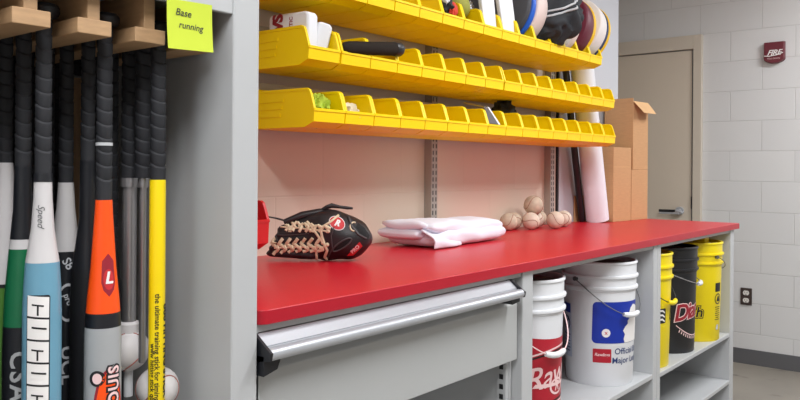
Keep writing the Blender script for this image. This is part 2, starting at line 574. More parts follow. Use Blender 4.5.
# ------------------------------------------------------------------ buckets
ZB = 0.507
def body_r(z):                      # local height -> radius
    return 0.1215 + 0.0085*min(1.0, max(0, z)/0.34)
def bucket(x, y, rotz, m, label, lidm, bail_m, grip_m, bail_ang, sag, bail_z=0.385, tilt_front=0.0):
    zb = ZB if x < 2.9 else 0.4972
    t = thing('bucket', label, 'bucket', (x, y, zb), (0, 0, R(rotz)), 'ball buckets on the bench shelf')
    t.scale = (1, 1, 1.0 if x < 2.9 else 1.022)
    bm = bmesh.new()
    add_lathe(bm, [(0.0, 0.002), (0.116, 0.002), (0.1195, 0.0), (0.1215, 0.004), (0.130, 0.34), (0.1325, 0.343), (0.1335, 0.446), (0.128, 0.446), (0.125, 0.40), (0.0, 0.40)], 56, cap=False)
    obj('shell', bm, m, t, smooth=35)
    for z, r in ((0.356, 0.1385), (0.397, 0.1395)):
        bm = bmesh.new()
        add_lathe(bm, [(0.1315, z-0.008), (r, z-0.006), (r+0.001, z), (r, z+0.003), (0.1325, z+0.004)], 56, cap=False)
        obj('ring', bm, m, t, smooth=50)
    bm = bmesh.new()
    add_lathe(bm, [(0.128, 0.446), (0.129, 0.449), (0.135, 0.4495), (0.1372, 0.447), (0.137, 0.441), (0.1335, 0.439)], 56, cap=False)
    obj('rim', bm, m, t, smooth=50)
    if lidm:
        bm = bmesh.new()
        add_lathe(bm, [(0.0, 0.438), (0.10, 0.437), (0.122, 0.432), (0.126, 0.424), (0.120, 0.415), (0, 0.415)], 48, cap=False)
        obj('mouth_disc', bm, lidm, t, smooth=50)  # disc over the mouth; on the white buckets it stands in for inner shade
    # wire bail lying against the side, pivots on the ears
    ba = R(bail_ang)
    ax = Vector((math.cos(ba), math.sin(ba), 0))
    nn = Vector((math.sin(ba), -math.cos(ba), 0))
    pts = []
    for i in range(33):
        a = math.pi*i/32
        rr = 0.1435
        p = -ax*math.cos(a)*rr + nn*math.sin(a)*(rr+0.004) + Vector((0, 0, bail_z - sag*math.sin(a)**1.2))
        pts.append(p)
    bm = bmesh.new()
    add_tube(bm, pts, 0.0019, 8)
    for s in (-1, 1):
        c = ax*s*0.139+Vector((0, 0, bail_z))
        add_tube(bm, [c-ax*s*0.010, c+ax*s*0.006], 0.008, 12)
    b = obj('bail', bm, bail_m, t)
    bm = bmesh.new()
    g = pts[13:20]
    add_tube(bm, [g[0]*0.995, *g[1:-1], g[-1]*0.995], [0.0075, 0.0095, 0.0095, 0.0095, 0.0095, 0.0095, 0.0075], 12)
    obj('grip', bm, grip_m, b)
    return t
def draw(t, name, bm, m, phi, zc, lift=0.001, L=0.012, label=None):
    return obj(name, wrap(bm, R(phi), zc, body_r, lift, L), m, t, smooth=60, label=label)
def poly_bm(pts):
    bm = bmesh.new()
    add_flat(bm, pts)
    return bm

# white bucket with red label
b1 = bucket(2.106, 1.208, 8, 'white_plastic', 'white bucket with a red label and white script beside the drawer cabinet', 'taupe_shade', 'ink_pinkwhite', 'white_plastic', -22, 0.160)
lab = bmesh.new()
n = 40
top = [(-0.20+0.40*i/n, 0.288-0.02*math.sin(math.pi*i/n)) for i in range(n+1)]
bot = [(-0.20+0.40*i/n, 0.03) for i in range(n+1)]
for i in range(n):
    vs = [lab.verts.new((p[0], p[1], 0)) for p in (bot[i], bot[i+1], top[i+1], top[i])]
    lab.faces.new(vs)
draw(b1, 'label_panel', lab, 'label_red', 0, 0.0, 0.0008)
for off, zz, m in ((0.0, 0.234, 'ink_black'), (0.008, 0.243, 'ink_pinkwhite'), (0.0, 0.082, 'ink_black'), (-0.009, 0.074, 'ink_pinkwhite')):
    bm = bmesh.new()
    for i in range(n):
        f = lambda k: zz + 0.02*math.cos(math.pi*(k/n-0.5)*1.2)-0.02 + (k/n-0.5)*0.028
        x0, x1 = -0.19+0.38*i/n, -0.19+0.38*(i+1)/n
        w = 0.0028
        bm.faces.new([bm.verts.new((x, z, 0)) for x, z in ((x0, f(i)-w), (x1, f(i+1)-w), (x1, f(i+1)+w), (x0, f(i)+w))])
    draw(b1, 'stripe', bm, m, 0, 0.0, 0.0014)
tb = text_bm('Rawlings', 0.098, 0.35, 0.0006, 0.92)
rot2(tb, 8)
draw(b1, 'lettering', tb, 'ink_pinkwhite', 6, 0.165, 0.0018)
bm = bmesh.new()
ring = [(0.036*math.cos(2*math.pi*i/30), 0.026*math.sin(2*math.pi*i/30)) for i in range(30)]
for i in range(30):
    a, c = ring[i], ring[(i+1) % 30]
    bm.faces.new([bm.verts.new((x, y, 0)) for x, y in (a, c, (c[0]*.78, c[1]*.74), (a[0]*.78, a[1]*.74))])
draw(b1, 'emblem', bm, 'ink_pinkwhite', -8, 0.122, 0.0018)
draw(b1, 'lettering', text_bm('R', 0.042, 0.3, 0.001), 'ink_pinkwhite', -8, 0.122, 0.0018)
bm = bmesh.new()
add_flat(bm, [(-0.16, -0.004), (-0.02, -0.004), (0.0, 0.004), (-0.15, 0.008)])
draw(b1, 'underline', bm, 'ink_pinkwhite', 20, 0.128, 0.0018)

# white bucket with blue batter emblem
b2 = bucket(2.692, 1.208, -14, 'white_plastic', 'white bucket with a blue batter emblem at the middle divider', 'taupe_shade', 'steel_dark', 'white_plastic', 0, 0.125)
LW, LH = 0.30, 0.150
draw(b2, 'emblem_panel', poly_bm(rrect(LW, LH, 0.016)), 'ink_blue', 4, 0.232, 0.0008)
sil = [(-0.025, -0.074), (0.02, -0.074), (0.08, -0.074), (0.08, 0.02), (0.06, 0.05), (0.035, 0.06), (0.02, 0.062), (0.004, 0.05), (-0.004, 0.034), (-0.008, 0.020), (-0.002, 0.012), (-0.012, 0.004), (-0.010, -0.006), (-0.024, -0.016), (-0.034, -0.030), (-0.024, -0.044), (-0.030, -0.060)]
draw(b2, 'emblem', poly_bm([(x+0.0, y) for x, y in sil]), 'ink_white', 4, 0.232, 0.0014)
draw(b2, 'emblem', poly_bm([(0.0155*math.cos(2*math.pi*i/24), 0.0155*math.sin(2*math.pi*i/24)) for i in range(24)]), 'ink_white', -41, 0.195, 0.0014)
draw(b2, 'emblem', text_bm('x', 0.02, 0, 0.0004), 'ink_red', -41, 0.196, 0.0018)
draw(b2, 'badge', poly_bm(rrect(0.066, 0.050, 0.003)), 'label_red', -47, 0.112, 0.0008)
draw(b2, 'lettering', text_bm('Rawlings', 0.0155, 0.3, 0.0003), 'ink_pinkwhite', -47, 0.116, 0.0014)
draw(b2, 'lettering', text_bm('Official Bucket of', 0.031, 0, 0.0003), 'ink_navy', 23, 0.127, 0.001)
draw(b2, 'lettering', text_bm('Major League', 0.031, 0, 0.0003), 'ink_navy', 8, 0.094, 0.001)
bx = poly_bm(rrect(0.066, 0.200, 0.004))
draw(b2, 'notice_panel', bx, 'pale_blue', -118, 0.19, 0.0006)
draw(b2, 'notice_bar', poly_bm(rrect(0.058, 0.034, 0.002)), 'ink_blue', -118, 0.270, 0.0012)
rg = bmesh.new()
for i in range(24):
    a, c = 2*math.pi*i/24, 2*math.pi*(i+1)/24
    rg.faces.new([rg.verts.new((r*math.cos(t_), r*math.sin(t_), 0)) for r, t_ in ((0.026, a), (0.026, c), (0.020, c), (0.020, a))])
rg.faces.new([rg.verts.new((x, y, 0)) for x, y in ((-0.019, -0.014), (-0.014, -0.019), (0.019, 0.014), (0.014, 0.019))])
rg.faces.new([rg.verts.new((x, y, 0)) for x, y in ((-0.006, -0.014), (0.010, -0.014), (0.006, 0.008), (-0.004, 0.010))])
draw(b2, 'notice_symbol', rg, 'ink_navy', -118, 0.215, 0.0012)
for k in range(6):
    draw(b2, 'notice_line', poly_bm(rrect(0.05-0.006*(k % 2), 0.004, 0.001, 2)), 'ink_navy', -118, 0.172-0.012*k, 0.0012)

# yellow / black / yellow buckets in the far bay
def stitch_mark(t, phi, zo=0.0):
    draw(t, 'emblem_panel', poly_bm(rrect(0.05, 0.058, 0.006)), 'ink_black', phi, 0.205+zo, 0.0008)
    for k in range(3):
        bm = bmesh.new()
        y = -0.018+0.017*k
        add_flat(bm, [(-0.02, y-0.002), (-0.008, y+0.006), (0.006, y+0.006), (0.02, y-0.004), (0.018, y-0.009), (0.004, y-0.001), (-0.008, y-0.001), (-0.018, y-0.008)])
        draw(t, 'emblem', bm, 'ink_white', phi, 0.207+zo, 0.0014)
    tx = text_bm('Stitch', 0.066, 0.25, 0.0075, 1.02); rot2(tx, 3)
    draw(t, 'lettering', tx, 'ink_black', phi+64, 0.205+zo, 0.0010)
    tx = text_bm('Stitch', 0.066, 0.25, 0.0038, 1.02); rot2(tx, 3)
    draw(t, 'lettering', tx, 'yellow_bucket', phi+64, 0.205+zo, 0.0014)
    tx = text_bm('Stitch', 0.066, 0.25, 0.0012, 1.02); rot2(tx, 3)
    draw(t, 'lettering', tx, 'ink_black', phi+64, 0.205+zo, 0.0018)
b3 = bucket(3.062, 1.205, 0, 'yellow_bucket', 'yellow bucket half hidden behind the middle divider, beside the black bucket', 'yellow_bucket', 'ink_black', 'yellow_bucket', 0, 0.130)
stitch_mark(b3, -23)
b4 = bucket(3.388, 1.207, 0, 'black_plastic', 'black bucket with red script between two yellow buckets', 'black_plastic', 'silver', 'white_plastic', 12, 0.060, 0.352)
tx = text_bm('Diamond', 0.094, 0.3, 0.0058, 0.86); rot2(tx, 9)
draw(b4, 'lettering', tx, 'ink_pinkwhite', 13, 0.190, 0.0010)
tx = text_bm('Diamond', 0.094, 0.3, 0.0024, 0.86); rot2(tx, 9)
draw(b4, 'lettering', tx, 'ink_maroon', 13, 0.190, 0.0016)
for k, sg in enumerate((1,)):
    bm = bmesh.new()
    P = [(-0.105+0.21*i/20, 0.136-0.062*math.sin(math.pi*(0.08+0.84*i/20))) for i in range(21)]
    for a, c in zip(P, P[1:]):
        bm.faces.new([bm.verts.new((x, y, 0)) for x, y in ((a[0], a[1]-0.002), (c[0], c[1]-0.002), (c[0], c[1]+0.002), (a[0], a[1]+0.002))])
    draw(b4, 'emblem', bm, 'ink_pinkwhite', -2, 0.0, 0.001)
    bm = bmesh.new()
    for a, c in zip(P[2:-2], P[3:-1]):
        q = Vector((c[0]-a[0], c[1]-a[1])); nrm = Vector((-q.y, q.x)).normalized()
        m0 = Vector(a)-nrm*0.004; m1 = Vector(a)-nrm*0.016
        e = q.normalized()*0.0018
        bm.faces.new([bm.verts.new((p.x, p.y, 0)) for p in (m0-e, m0+e, m1+e*2.4, m1-e*0.2)])
    draw(b4, 'emblem_stitches', bm, 'ink_pinkwhite', -2, 0.0, 0.001)
b5 = bucket(3.698, 1.190, 0, 'yellow_bucket', 'yellow bucket at the far end of the shelf, right of the black bucket', 'yellow_bucket', 'steel_dark', 'yellow_bucket', 68, 0.075)
stitch_mark(b5, -150, -0.075)
bm = bmesh.new()
add_box(bm, 0.0, 0.06, -0.06, 0.0, 0.436, 0.466)
obj('lid_knob', bm, 'yellow_bucket', b5, smooth=0, bevel=0.006)
draw(b5, 'notice_bar', poly_bm(rrect(0.045, 0.040, 0.002)), 'ink_black', -10, 0.245, 0.001)
rg = bmesh.new()
for i in range(24):
    a, c = 2*math.pi*i/24, 2*math.pi*(i+1)/24
    rg.faces.new([rg.verts.new((r*math.cos(t_), r*math.sin(t_), 0)) for r, t_ in ((0.025, a), (0.025, c), (0.020, c), (0.020, a))])
rg.faces.new([rg.verts.new((x, y, 0)) for x, y in ((-0.012, -0.010), (0.016, -0.012), (0.008, 0.014), (-0.004, 0.010))])
draw(b5, 'notice_symbol', rg, 'ink_black', -10, 0.192, 0.001)
for k in range(7):
    draw(b5, 'notice_line', poly_bm(rrect(0.042-0.006*(k % 3), 0.003, 0.001, 2)), 'ink_black', -10, 0.155-0.0095*k, 0.001)
draw(b5, 'recycling_mark', poly_bm([(0.009, -0.012), (0.012, 0.012), (-0.006, 0.012), (-0.012, -0.010)]), 'silver_trim', -10, 0.062, 0.001)

# ------------------------------------------------------------------ wall standards, louvre rails and storage bins
def standard(x, label):
    t = thing('wall_standard', label, 'shelf upright', (x, 1.72, 1.03), group='slotted wall standards behind the bins')
    bm = bmesh.new()
    add_box(bm, -0.019, 0.019, -0.034, 0.0, 0.0, 0.96)
    ch = obj('channel', bm, 'zinc', t, smooth=0, bevel=0.001)
    bm = bmesh.new()
    for s in (-0.0095, 0.0095):
        for k in range(38):
            z = 0.012+0.025*k
            add_box(bm, s-0.0028, s+0.0028, -0.0345, -0.030, z, z+0.016)
    obj('slot', bm, 'black_gap', ch, smooth=0)
standard(2.288, 'slotted steel wall standard rising behind the folded white clothing')
standard(3.226, 'slotted steel wall standard rising behind the pile of balls')

def bin_mesh(w, dpt, h, lipb, lipt, m, name='storage_bin'):
    bm = bmesh.new()
    th = 0.0035
    side = [(0.0, lipb), (-0.003, lipt), (0.012, h-0.014), (0.0165, h-0.005), (0.026, h), (dpt, h+0.002), (dpt, 0.0), (0.034, 0.0)]
    add_prism(bm, side, 'X', -w/2, -w/2+th)
    add_prism(bm, side, 'X', w/2-th, w/2)
    add_prism(bm, [(0.0, lipb), (-0.003, lipt), (0.001, lipt), (0.004, lipb)], 'X', -w/2+th, w/2-th)
    add_prism(bm, [(0.0, lipb), (0.034, 0.0), (0.036, 0.004), (0.002, lipb+0.004)], 'X', -w/2+th, w/2-th)
    add_prism(bm, [(0.034, 0.0), (dpt, 0.0), (dpt, 0.004), (0.034, 0.004)], 'X', -w/2+th, w/2-th)
    add_prism(bm, [(dpt-th, 0.0), (dpt, 0.0), (dpt, h+0.012), (dpt-th, h+0.012)], 'X', -w/2+th, w/2-th)
    for s in (-1, 1):      # rolled top edge, sloping edge flange and side ribs
        e0, e1 = (-w/2-0.0016, -w/2+0.0060) if s < 0 else (w/2-0.0060, w/2+0.0016)
        add_prism(bm, [(0.025, h-0.006), (0.0255, h+0.0015), (dpt, h+0.003), (dpt, h-0.004)], 'X', e0, e1)
        add_prism(bm, [(-0.0045, lipt-0.004), (0.0105, h-0.0135), (0.0155, h-0.0038), (0.0255, h+0.0015), (0.025, h-0.006), (0.0195, h-0.010), (0.0155, h-0.017), (0.001, lipt-0.006)], 'X', e0, e1)
        for k in range(3):
            z = h*(0.78-0.20*k)
            add_box(bm, *((-w/2-0.0020, -w/2+0.001) if s < 0 else (w/2-0.001, w/2+0.0020)), 0.115+0.006*k, dpt-0.012, z-0.009, z)
    add_prism(bm, [(-0.005, lipt-0.005), (-0.005, lipt+0.001), (-0.002, lipt+0.0025), (0.003, lipt+0.001), (0.003, lipt-0.005)], 'X', -w/2, w/2)
    bmesh.ops.recalc_face_normals(bm, faces=bm.faces)
    me = mesh_of(bm, name, m, 0)
    return me
P0 = 0.1206
ybin = bin_mesh(0.1165, 0.25, 0.102, 0.014, 0.047, 'yellow_plastic')
ORD = ['first', 'second', 'third', 'fourth', 'fifth', 'sixth', 'seventh', 'eighth', 'ninth', 'tenth', 'eleventh', 'twelfth', 'thirteenth', 'fourteenth', 'fifteenth', 'sixteenth']
proto = obj('storage_bin', ybin, None, None, smooth=0)
first = True
special = {('bottom', 0): 'yellow bin at the left end of the bottom row, holding crumpled lime cloth',
           ('bottom', 1): 'yellow bin holding a crumpled pale tissue, second from left in bottom row',
           ('bottom', 7): 'yellow bin with a grey card sticking out, in the bottom row',
           ('bottom', 8): 'yellow bin with black cloth poking up behind, in the bottom row',
           ('middle', 0): 'yellow bin at the left end of the middle row, holding white packets',
           ('top', 6): 'yellow bin of the top row holding a red and black batting glove',
           ('top', 7): 'yellow bin of the top row holding an olive ball with black strap',
           ('top', 15): 'yellow bin at the right end of the top row, holding the navy rimmed white bucket lid',
           ('middle', 15): 'yellow bin at the right end of the middle row',
           ('bottom', 15): 'yellow bin at the right end of the bottom row'}
ROWS = (('bottom', 1.391, 1.398, (0,)*16), ('middle', 1.374, 1.560, (0,)+(0.004,)*7+(0.009,)*8), ('top', 1.240, 1.742, (0,)*16))
for row, x0, z0, ex in ROWS:
    for i in range(16):
        if first:
            o = proto; first = False
        else:
            o = proto.copy(); COL.objects.link(o)
        o.location = (x0+P0*(i+0.5)+ex[i]-(0.004 if row == 'middle' else 0), 1.42, z0)
        lb = special.get((row, i), 'yellow plastic storage bin, %s from the right end of the %s row' % (ORD[15-i], row))
        tag(o, lb, 'storage bin', 'yellow storage bins on the %s rail' % row)
    bm = bmesh.new()
    xa = max(x0, 1.25)
    add_box(bm, x0-0.02, x0+P0*16, 1.6715, 1.6765, z0+0.012, z0+0.135)
    add_box(bm, x0-0.02, x0+P0*16, 1.6715, 1.685, z0+0.08, z0+0.09)
    ro = obj('bin_rail', bm, 'zinc', None, smooth=0)
    tag(ro, 'long steel louvre rail behind the %s row of yellow bins' % row, 'rail', 'steel bin rails on the wall')
# red bin hung low beside the bat cabinet
rb = obj('storage_bin', bin_mesh(0.115, 0.23, 0.12, 0.018, 0.074, 'red_plastic'), None, None, (1.1835, 1.42, 1.087), smooth=0)
tag(rb, 'red plastic bin half hidden by the bat cabinet, left of the black glove', 'storage bin')
bm = bmesh.new()
add_box(bm, 0.99, 1.25, 1.6515, 1.72, 1.10, 1.225)
tag(obj('bin_rail', bm, 'zinc', None, smooth=0), 'short steel rail carrying the red bin beside the bat cabinet', 'rail')

# ------------------------------------------------------------------ bat cabinet (tall steel bay on the left)
t = thing('bat_cabinet', 'tall grey steel cabinet bay with baseball bats hanging from wooden rails', 'cabinet', (0.2, 1.055, 0))
box_obj('side_panel', (0.640, 0.698, 0.0, 0.65, 0, 2.2), 'grey_steel', t, 0.003)
box_obj('side_panel', (-0.02, 0.040, 0.0, 0.65, 0, 2.2), 'grey_steel', t, 0.003)
box_obj('back_panel', (0.040, 0.640, 0.635, 0.65, 0, 2.2), 'grey_steel', t)
bm = bmesh.new()
add_box(bm, 0.040, 0.640, 0.002, 0.635, 1.575, 1.592)
add_box(bm, 0.040, 0.640, 0.002, 0.014, 1.557, 1.578)
add_box(bm, 0.040, 0.640, 0.012, 0.030, 1.562, 1.576)
obj('shelf', bm, 'grey_steel', t, smooth=0, bevel=0.002)
box_obj('top_panel', (0.040, 0.640, 0.002, 0.635, 2.17, 2.2), 'grey_steel', t)
box_obj('bottom_shelf', (0.040, 0.640, 0.004, 0.635, 0.10, 0.12), 'grey_steel', t, 0.002)
for i in range(6):
    xc = 0.5055-0.2+0.0954*(i-2)
    if i == 5: xc -= 0.0  # the rail beside the panel
    w2 = 0.0275
    bm = bmesh.new()
    add_box(bm, xc-w2, min(xc+w2, 0.6395), 0.030, 0.62, 1.490, 1.5135)
    rail = obj('hanging_rail', bm, 'wood', t, smooth=0, bevel=0.0015, label='pale wooden rail of inverted T section')
    bm = bmesh.new()
    add_box(bm, xc-0.010, min(xc+0.010, 0.6395), 0.034, 0.62, 1.513, 1.5745)
    obj('web', bm, 'wood', rail, smooth=0, bevel=0.001)

def grip_wrap_bm(r0, r1, z0, z1, pitch=0.022):
    bm = bmesh.new()
    prof = []
    n = int((z0-z1)/pitch)
    for i in range(n):
        z = z0-pitch*i
        f = (z0-z)/(z0-z1)
        r = r0+(r1-r0)*f
        prof += [(r-0.0012, z), (r+0.0006, z-0.003), (r+0.0002, z-pitch+0.003)]
    prof.append((r1, z1))
    add_lathe(bm, prof[::-1], 20)
    # slant the windings a little
    for v in bm.verts:
        a = math.atan2(v.co.y, v.co.x)
        v.co.z += 0.006*math.sin(a)*(1 if z1 < v.co.z < z0-0.01 else 0)
    return bm
def lathe_part(name, prof, m, t, seg=28, label=None):
    bm = bmesh.new()
    add_lathe(bm, prof, seg)
    return obj(name, bm, m, t, smooth=30, label=label)
ZK = 1.520
def bat(label, x, y, rotz=0):
    t = thing('baseball_bat', label, 'bat', (x, y, 0), (0, 0, R(rotz)), 'bats hanging in the cabinet')
    return t
def knob(t, m='dark_cap', r=0.0225):
    lathe_part('knob', [(0.012, 1.5145), (r-0.003, 1.517), (r, 1.523), (r, 1.530), (r-0.004, 1.536), (0.008, 1.538)], m, t)
def fr(prof):
    def f(z):
        for (r0, z0), (r1, z1) in zip(prof, prof[1:]):
            if min(z0, z1) <= z <= max(z0, z1):
                k = (z-z0)/(z1-z0) if z1 != z0 else 0
                return r0+(r1-r0)*k
        return prof[-1][0] if z < prof[-1][1] else prof[0][0]
    return f
def bdraw(t, name, bm, m, phi, zc, rf, lift=0.0008, L=0.006):
    return obj(name, wrap(bm, R(phi), zc, rf, lift, L), m, t, smooth=60)
def full_bat(t, grip_r, wrap_end, segs, wrap_m='grip_black'):
    """segs: list of (material, [(r, z) from top down])"""
    knob(t)
    obj('grip', grip_wrap_bm(grip_r*0.95, grip_r, 1.516, wrap_end), wrap_m, t, smooth=30)
    prof = []
    for nm, m, p in segs:
        lathe_part(nm, p[::-1], m, t)
        prof += p
    return fr(prof)

# A: white and blue bat, nearest row, left
tA = bat('white and blue bat with white panel lettering, leftmost of the front row', 0.553, 1.147)
rf = full_bat(tA, 0.0118, 1.277, [('taper', 'dark_cap', [(0.0130, 1.279), (0.0135, 1.266)]),
     ('taper', 'white_paint', [(0.0128, 1.266), (0.0135, 1.240), (0.0165, 1.195), (0.0215, 1.160), (0.0240, 1.1445)]),
     ('barrel', 'blue_paint', [(0.0240, 1.1445), (0.0262, 1.110), (0.0275, 1.07), (0.0278, 0.80), (0.026, 0.778), (0.020, 0.772)])])
ph = -38
bdraw(tA, 'lettering', poly_bm(rrect(0.0345, 0.215, 0.004)), 'ink_black', ph, 0.990, rf, 0.0006)
for k in range(6):
    z = 1.082-0.0335*k
    bdraw(tA, 'lettering', poly_bm([(-0.0158, -0.0150), (0.0158, -0.0185), (0.0158, 0.0120), (-0.0158, 0.0155)]), 'ink_white', ph, z, rf, 0.0012)
    if k % 2 == 0:
        bdraw(tA, 'lettering', poly_bm([(-0.0085, 0.003), (0.0085, 0.0005), (0.0085, -0.0020), (0.0016, -0.0010), (0.0016, -0.0145), (-0.0010, -0.0145), (-0.0010, -0.0005), (-0.0085, 0.0005)]), 'ink_black', ph, z, rf, 0.0017)
    else:
        bdraw(tA, 'lettering', poly_bm([(-0.0085, 0.003), (0.0125, 0.0), (0.0125, -0.0028), (-0.0085, 0.0002)]), 'ink_black', ph, z, rf, 0.0017)
tx = text_bm('Speed', 0.014, 0.4); rot2(tx, -90)
bdraw(tA, 'lettering', tx, 'steel_dark', -36, 1.215, rf, 0.0008)

# B: orange and grey bat
tB = bat('orange and grey bat with a black band, in the middle of the front row', 0.6485, 1.140)
lathe_part('grip_band', [(0.0122, 1.3235), (0.0131, 1.3235), (0.0131, 1.3285), (0.0122, 1.3285)], 'silver_trim', tB)
rf = full_bat(tB, 0.0122, 1.236, [('taper', 'orange_paint', [(0.0130, 1.236), (0.0140, 1.215), (0.0195, 1.13), (0.0248, 1.075), (0.0262, 1.056)]),
     ('band', 'dark_cap', [(0.0266, 1.056), (0.0276, 1.033)]),
     ('barrel', 'grey_paint', [(0.0276, 1.033), (0.0284, 1.02), (0.0286, 0.80), (0.026, 0.776), (0.02, 0.77)])])
ov = lambda a, b_: [(a*math.cos(2*math.pi*i/28), b_*math.sin(2*math.pi*i/28)) for i in range(28)]
bdraw(tB, 'emblem_panel', poly_bm([(0.0, 0.036), (0.0095, 0.024), (0.0115, -0.01), (0.0085, -0.022), (0, -0.032), (-0.0085, -0.022), (-0.0115, -0.01), (-0.0095, 0.024)]), 'ink_maroon', -8, 1.115, rf, 0.0006)
bdraw(tB, 'emblem', poly_bm(ov(0.0085, 0.0165)), 'ink_red', -8, 1.110, rf, 0.0011)
tx = text_bm('L', 0.026, 0.2, 0.0008)
bdraw(tB, 'emblem', tx, 'ink_white', -8, 1.112, rf, 0.0016)
bdraw(tB, 'emblem_panel', poly_bm(ov(0.026, 0.075)), 'ink_maroon', -8, 0.895, rf, 0.0006)
bdraw(tB, 'emblem', poly_bm(ov(0.022, 0.07)), 'orange_paint', -8, 0.895, rf, 0.0010)
tx = text_bm('LOUIS', 0.026, 0, 0.0036, 1.1); rot2(tx, 90)
bdraw(tB, 'lettering', tx, 'ink_black', 6, 0.935, rf, 0.0014)
tx = text_bm('LOUIS', 0.026, 0, 0.0008, 1.1); rot2(tx, 90)
bdraw(tB, 'lettering', tx, 'ink_pinkwhite', 6, 0.935, rf, 0.0019)
bdraw(tB, 'emblem_panel', poly_bm(ov(0.0125, 0.0125)), 'ink_black', -46, 0.955, rf, 0.0010)
bdraw(tB, 'emblem', poly_bm(ov(0.0075, 0.0085)), 'ink_pinkwhite', -46, 0.955, rf, 0.0015)

# C: yellow training stick
tC = bat('slim yellow hitting stick with black side text, rightmost of the front row', 0.744, 1.135)
rf = full_bat(tC, 0.0128, 1.268, [('barrel', 'yellow_paint', [(0.0134, 1.268), (0.0136, 1.25), (0.0138, 0.74), (0.012, 0.735)])])
for ph, dx, s, sz in ((-30, 0, 'the ultimate training stick for timing power and hand speed', 0.0125), (-62, 0, 'www hitting stick quick hands contact trainer', 0.0115)):
    tx = text_bm(s, sz, 0, 0.0002); rot2(tx, -90)
    bdraw(tC, 'lettering', tx, 'ink_black', ph, 0.925 if ph == -30 else 0.885, rf, 0.0006)
tx = text_bm('ooo HITTING STICK ooo HITTING STICK', 0.018, 0, 0.0008, 1.0); rot2(tx, -90)
bdraw(tC, 'lettering', tx, 'ink_black', 42, 0.895, rf, 0.0006)

# second and third rows
def plain(label, x, y, wrap_end, segs, gr=0.0118, rotz=0):
    t = bat(label, x, y, rotz)
    return t, full_bat(t, gr, wrap_end, segs)
t, rf = plain('white bat with green barrel end at the left edge, behind the white and blue bat', 0.553, 1.278, 1.295,
    [('taper', 'white_paint', [(0.0125, 1.295), (0.015, 1.26), (0.0235, 1.17), (0.0265, 1.10)]),
     ('band', 'dark_cap', [(0.0268, 1.10), (0.027, 1.094)]),
     ('barrel', 'lime_paint', [(0.0270, 1.094), (0.0280, 1.05), (0.0280, 0.80), (0.02, 0.78)])])
t, rf = plain('black bat with white and green bands, just left of the white and blue bat', 0.553, 1.213, 1.290,
    [('taper', 'dark_cap', [(0.0125, 1.290), (0.014, 1.22), (0.018, 1.175)]),
     ('band', 'white_paint', [(0.018, 1.175), (0.0195, 1.160)]),
     ('taper', 'green_paint', [(0.0195, 1.160), (0.0255, 1.085), (0.027, 1.04)]),
     ('barrel', 'dark_cap', [(0.0270, 1.04), (0.0280, 1.0), (0.0280, 0.80), (0.02, 0.78)])])
tx = text_bm('CSAC', 0.038, 0, 0.001, 1.2); rot2(tx, -90)
bdraw(t, 'lettering', tx, 'grey_paint', -34, 0.95, rf, 0.0008)
t, rf = plain('black and white bat with grey ring emblem, between the blue and orange bats', 0.6485, 1.263, 1.262,
    [('taper', 'white_paint', [(0.0125, 1.262), (0.0150, 1.22), (0.0205, 1.165), (0.0225, 1.145)]),
     ('barrel', 'dark_cap', [(0.0225, 1.145), (0.0265, 1.10), (0.0275, 1.05), (0.0275, 0.80), (0.02, 0.78)])])
rg = bmesh.new()
for i in range(32):
    a, c = 2*math.pi*i/32, 2*math.pi*(i+1)/32
    rg.faces.new([rg.verts.new((r*math.cos(q), 1.9*r*math.sin(q), 0)) for r, q in ((0.017, a), (0.017, c), (0.0145, c), (0.0145, a))])
bdraw(t, 'emblem', rg, 'silver_trim', -18, 1.06, rf, 0.0008)
tx = text_bm('UCL', 0.034, 0, 0.0006); rot2(tx, -90)
bdraw(t, 'lettering', tx, 'silver_trim', -18, 0.955, rf, 0.0008)
tx = text_bm('pro', 0.014, 0, 0.0003); rot2(tx, -70)
bdraw(t, 'lettering', tx, 'silver_trim', -18, 1.065, rf, 0.0008)
tx = text_bm('S8', 0.020, 0, 0.0003); rot2(tx, -60)
bdraw(t, 'lettering', tx, 'silver_trim', -18, 1.125, rf, 0.0008)
t, rf = plain('all black bat close behind the left side of the orange bat', 0.652, 1.198, 1.30,
    [('taper', 'dark_cap', [(0.0120, 1.30), (0.0125, 1.205), (0.0175, 1.165), (0.0235, 1.12)]),
     ('barrel', 'ink_black', [(0.0235, 1.12), (0.0262, 1.07), (0.0265, 0.80), (0.02, 0.78)])], 0.0112)
t, rf = plain('natural wooden bat in the gap between the blue and orange bats', 0.744, 1.41, 1.47,
    [('taper', 'wood_dark', [(0.0135, 1.46), (0.0140, 1.30), (0.018, 1.15), (0.025, 1.05)]),
     ('barrel', 'wood_dark', [(0.025, 1.05), (0.0285, 0.95), (0.0285, 0.78), (0.02, 0.76)])], 0.0130)
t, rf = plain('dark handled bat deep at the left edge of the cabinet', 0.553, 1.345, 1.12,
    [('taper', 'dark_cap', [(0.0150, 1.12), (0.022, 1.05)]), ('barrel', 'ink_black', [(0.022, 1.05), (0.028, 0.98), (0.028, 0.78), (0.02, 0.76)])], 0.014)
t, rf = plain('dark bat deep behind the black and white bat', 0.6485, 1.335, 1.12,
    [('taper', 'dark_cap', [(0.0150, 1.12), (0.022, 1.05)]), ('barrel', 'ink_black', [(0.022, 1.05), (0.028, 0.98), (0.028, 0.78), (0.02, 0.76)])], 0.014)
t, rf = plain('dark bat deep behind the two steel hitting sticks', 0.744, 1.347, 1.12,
    [('taper', 'dark_cap', [(0.0150, 1.12), (0.022, 1.05)]), ('barrel', 'ink_black', [(0.022, 1.05), (0.028, 0.98), (0.028, 0.78), (0.02, 0.76)])], 0.015)
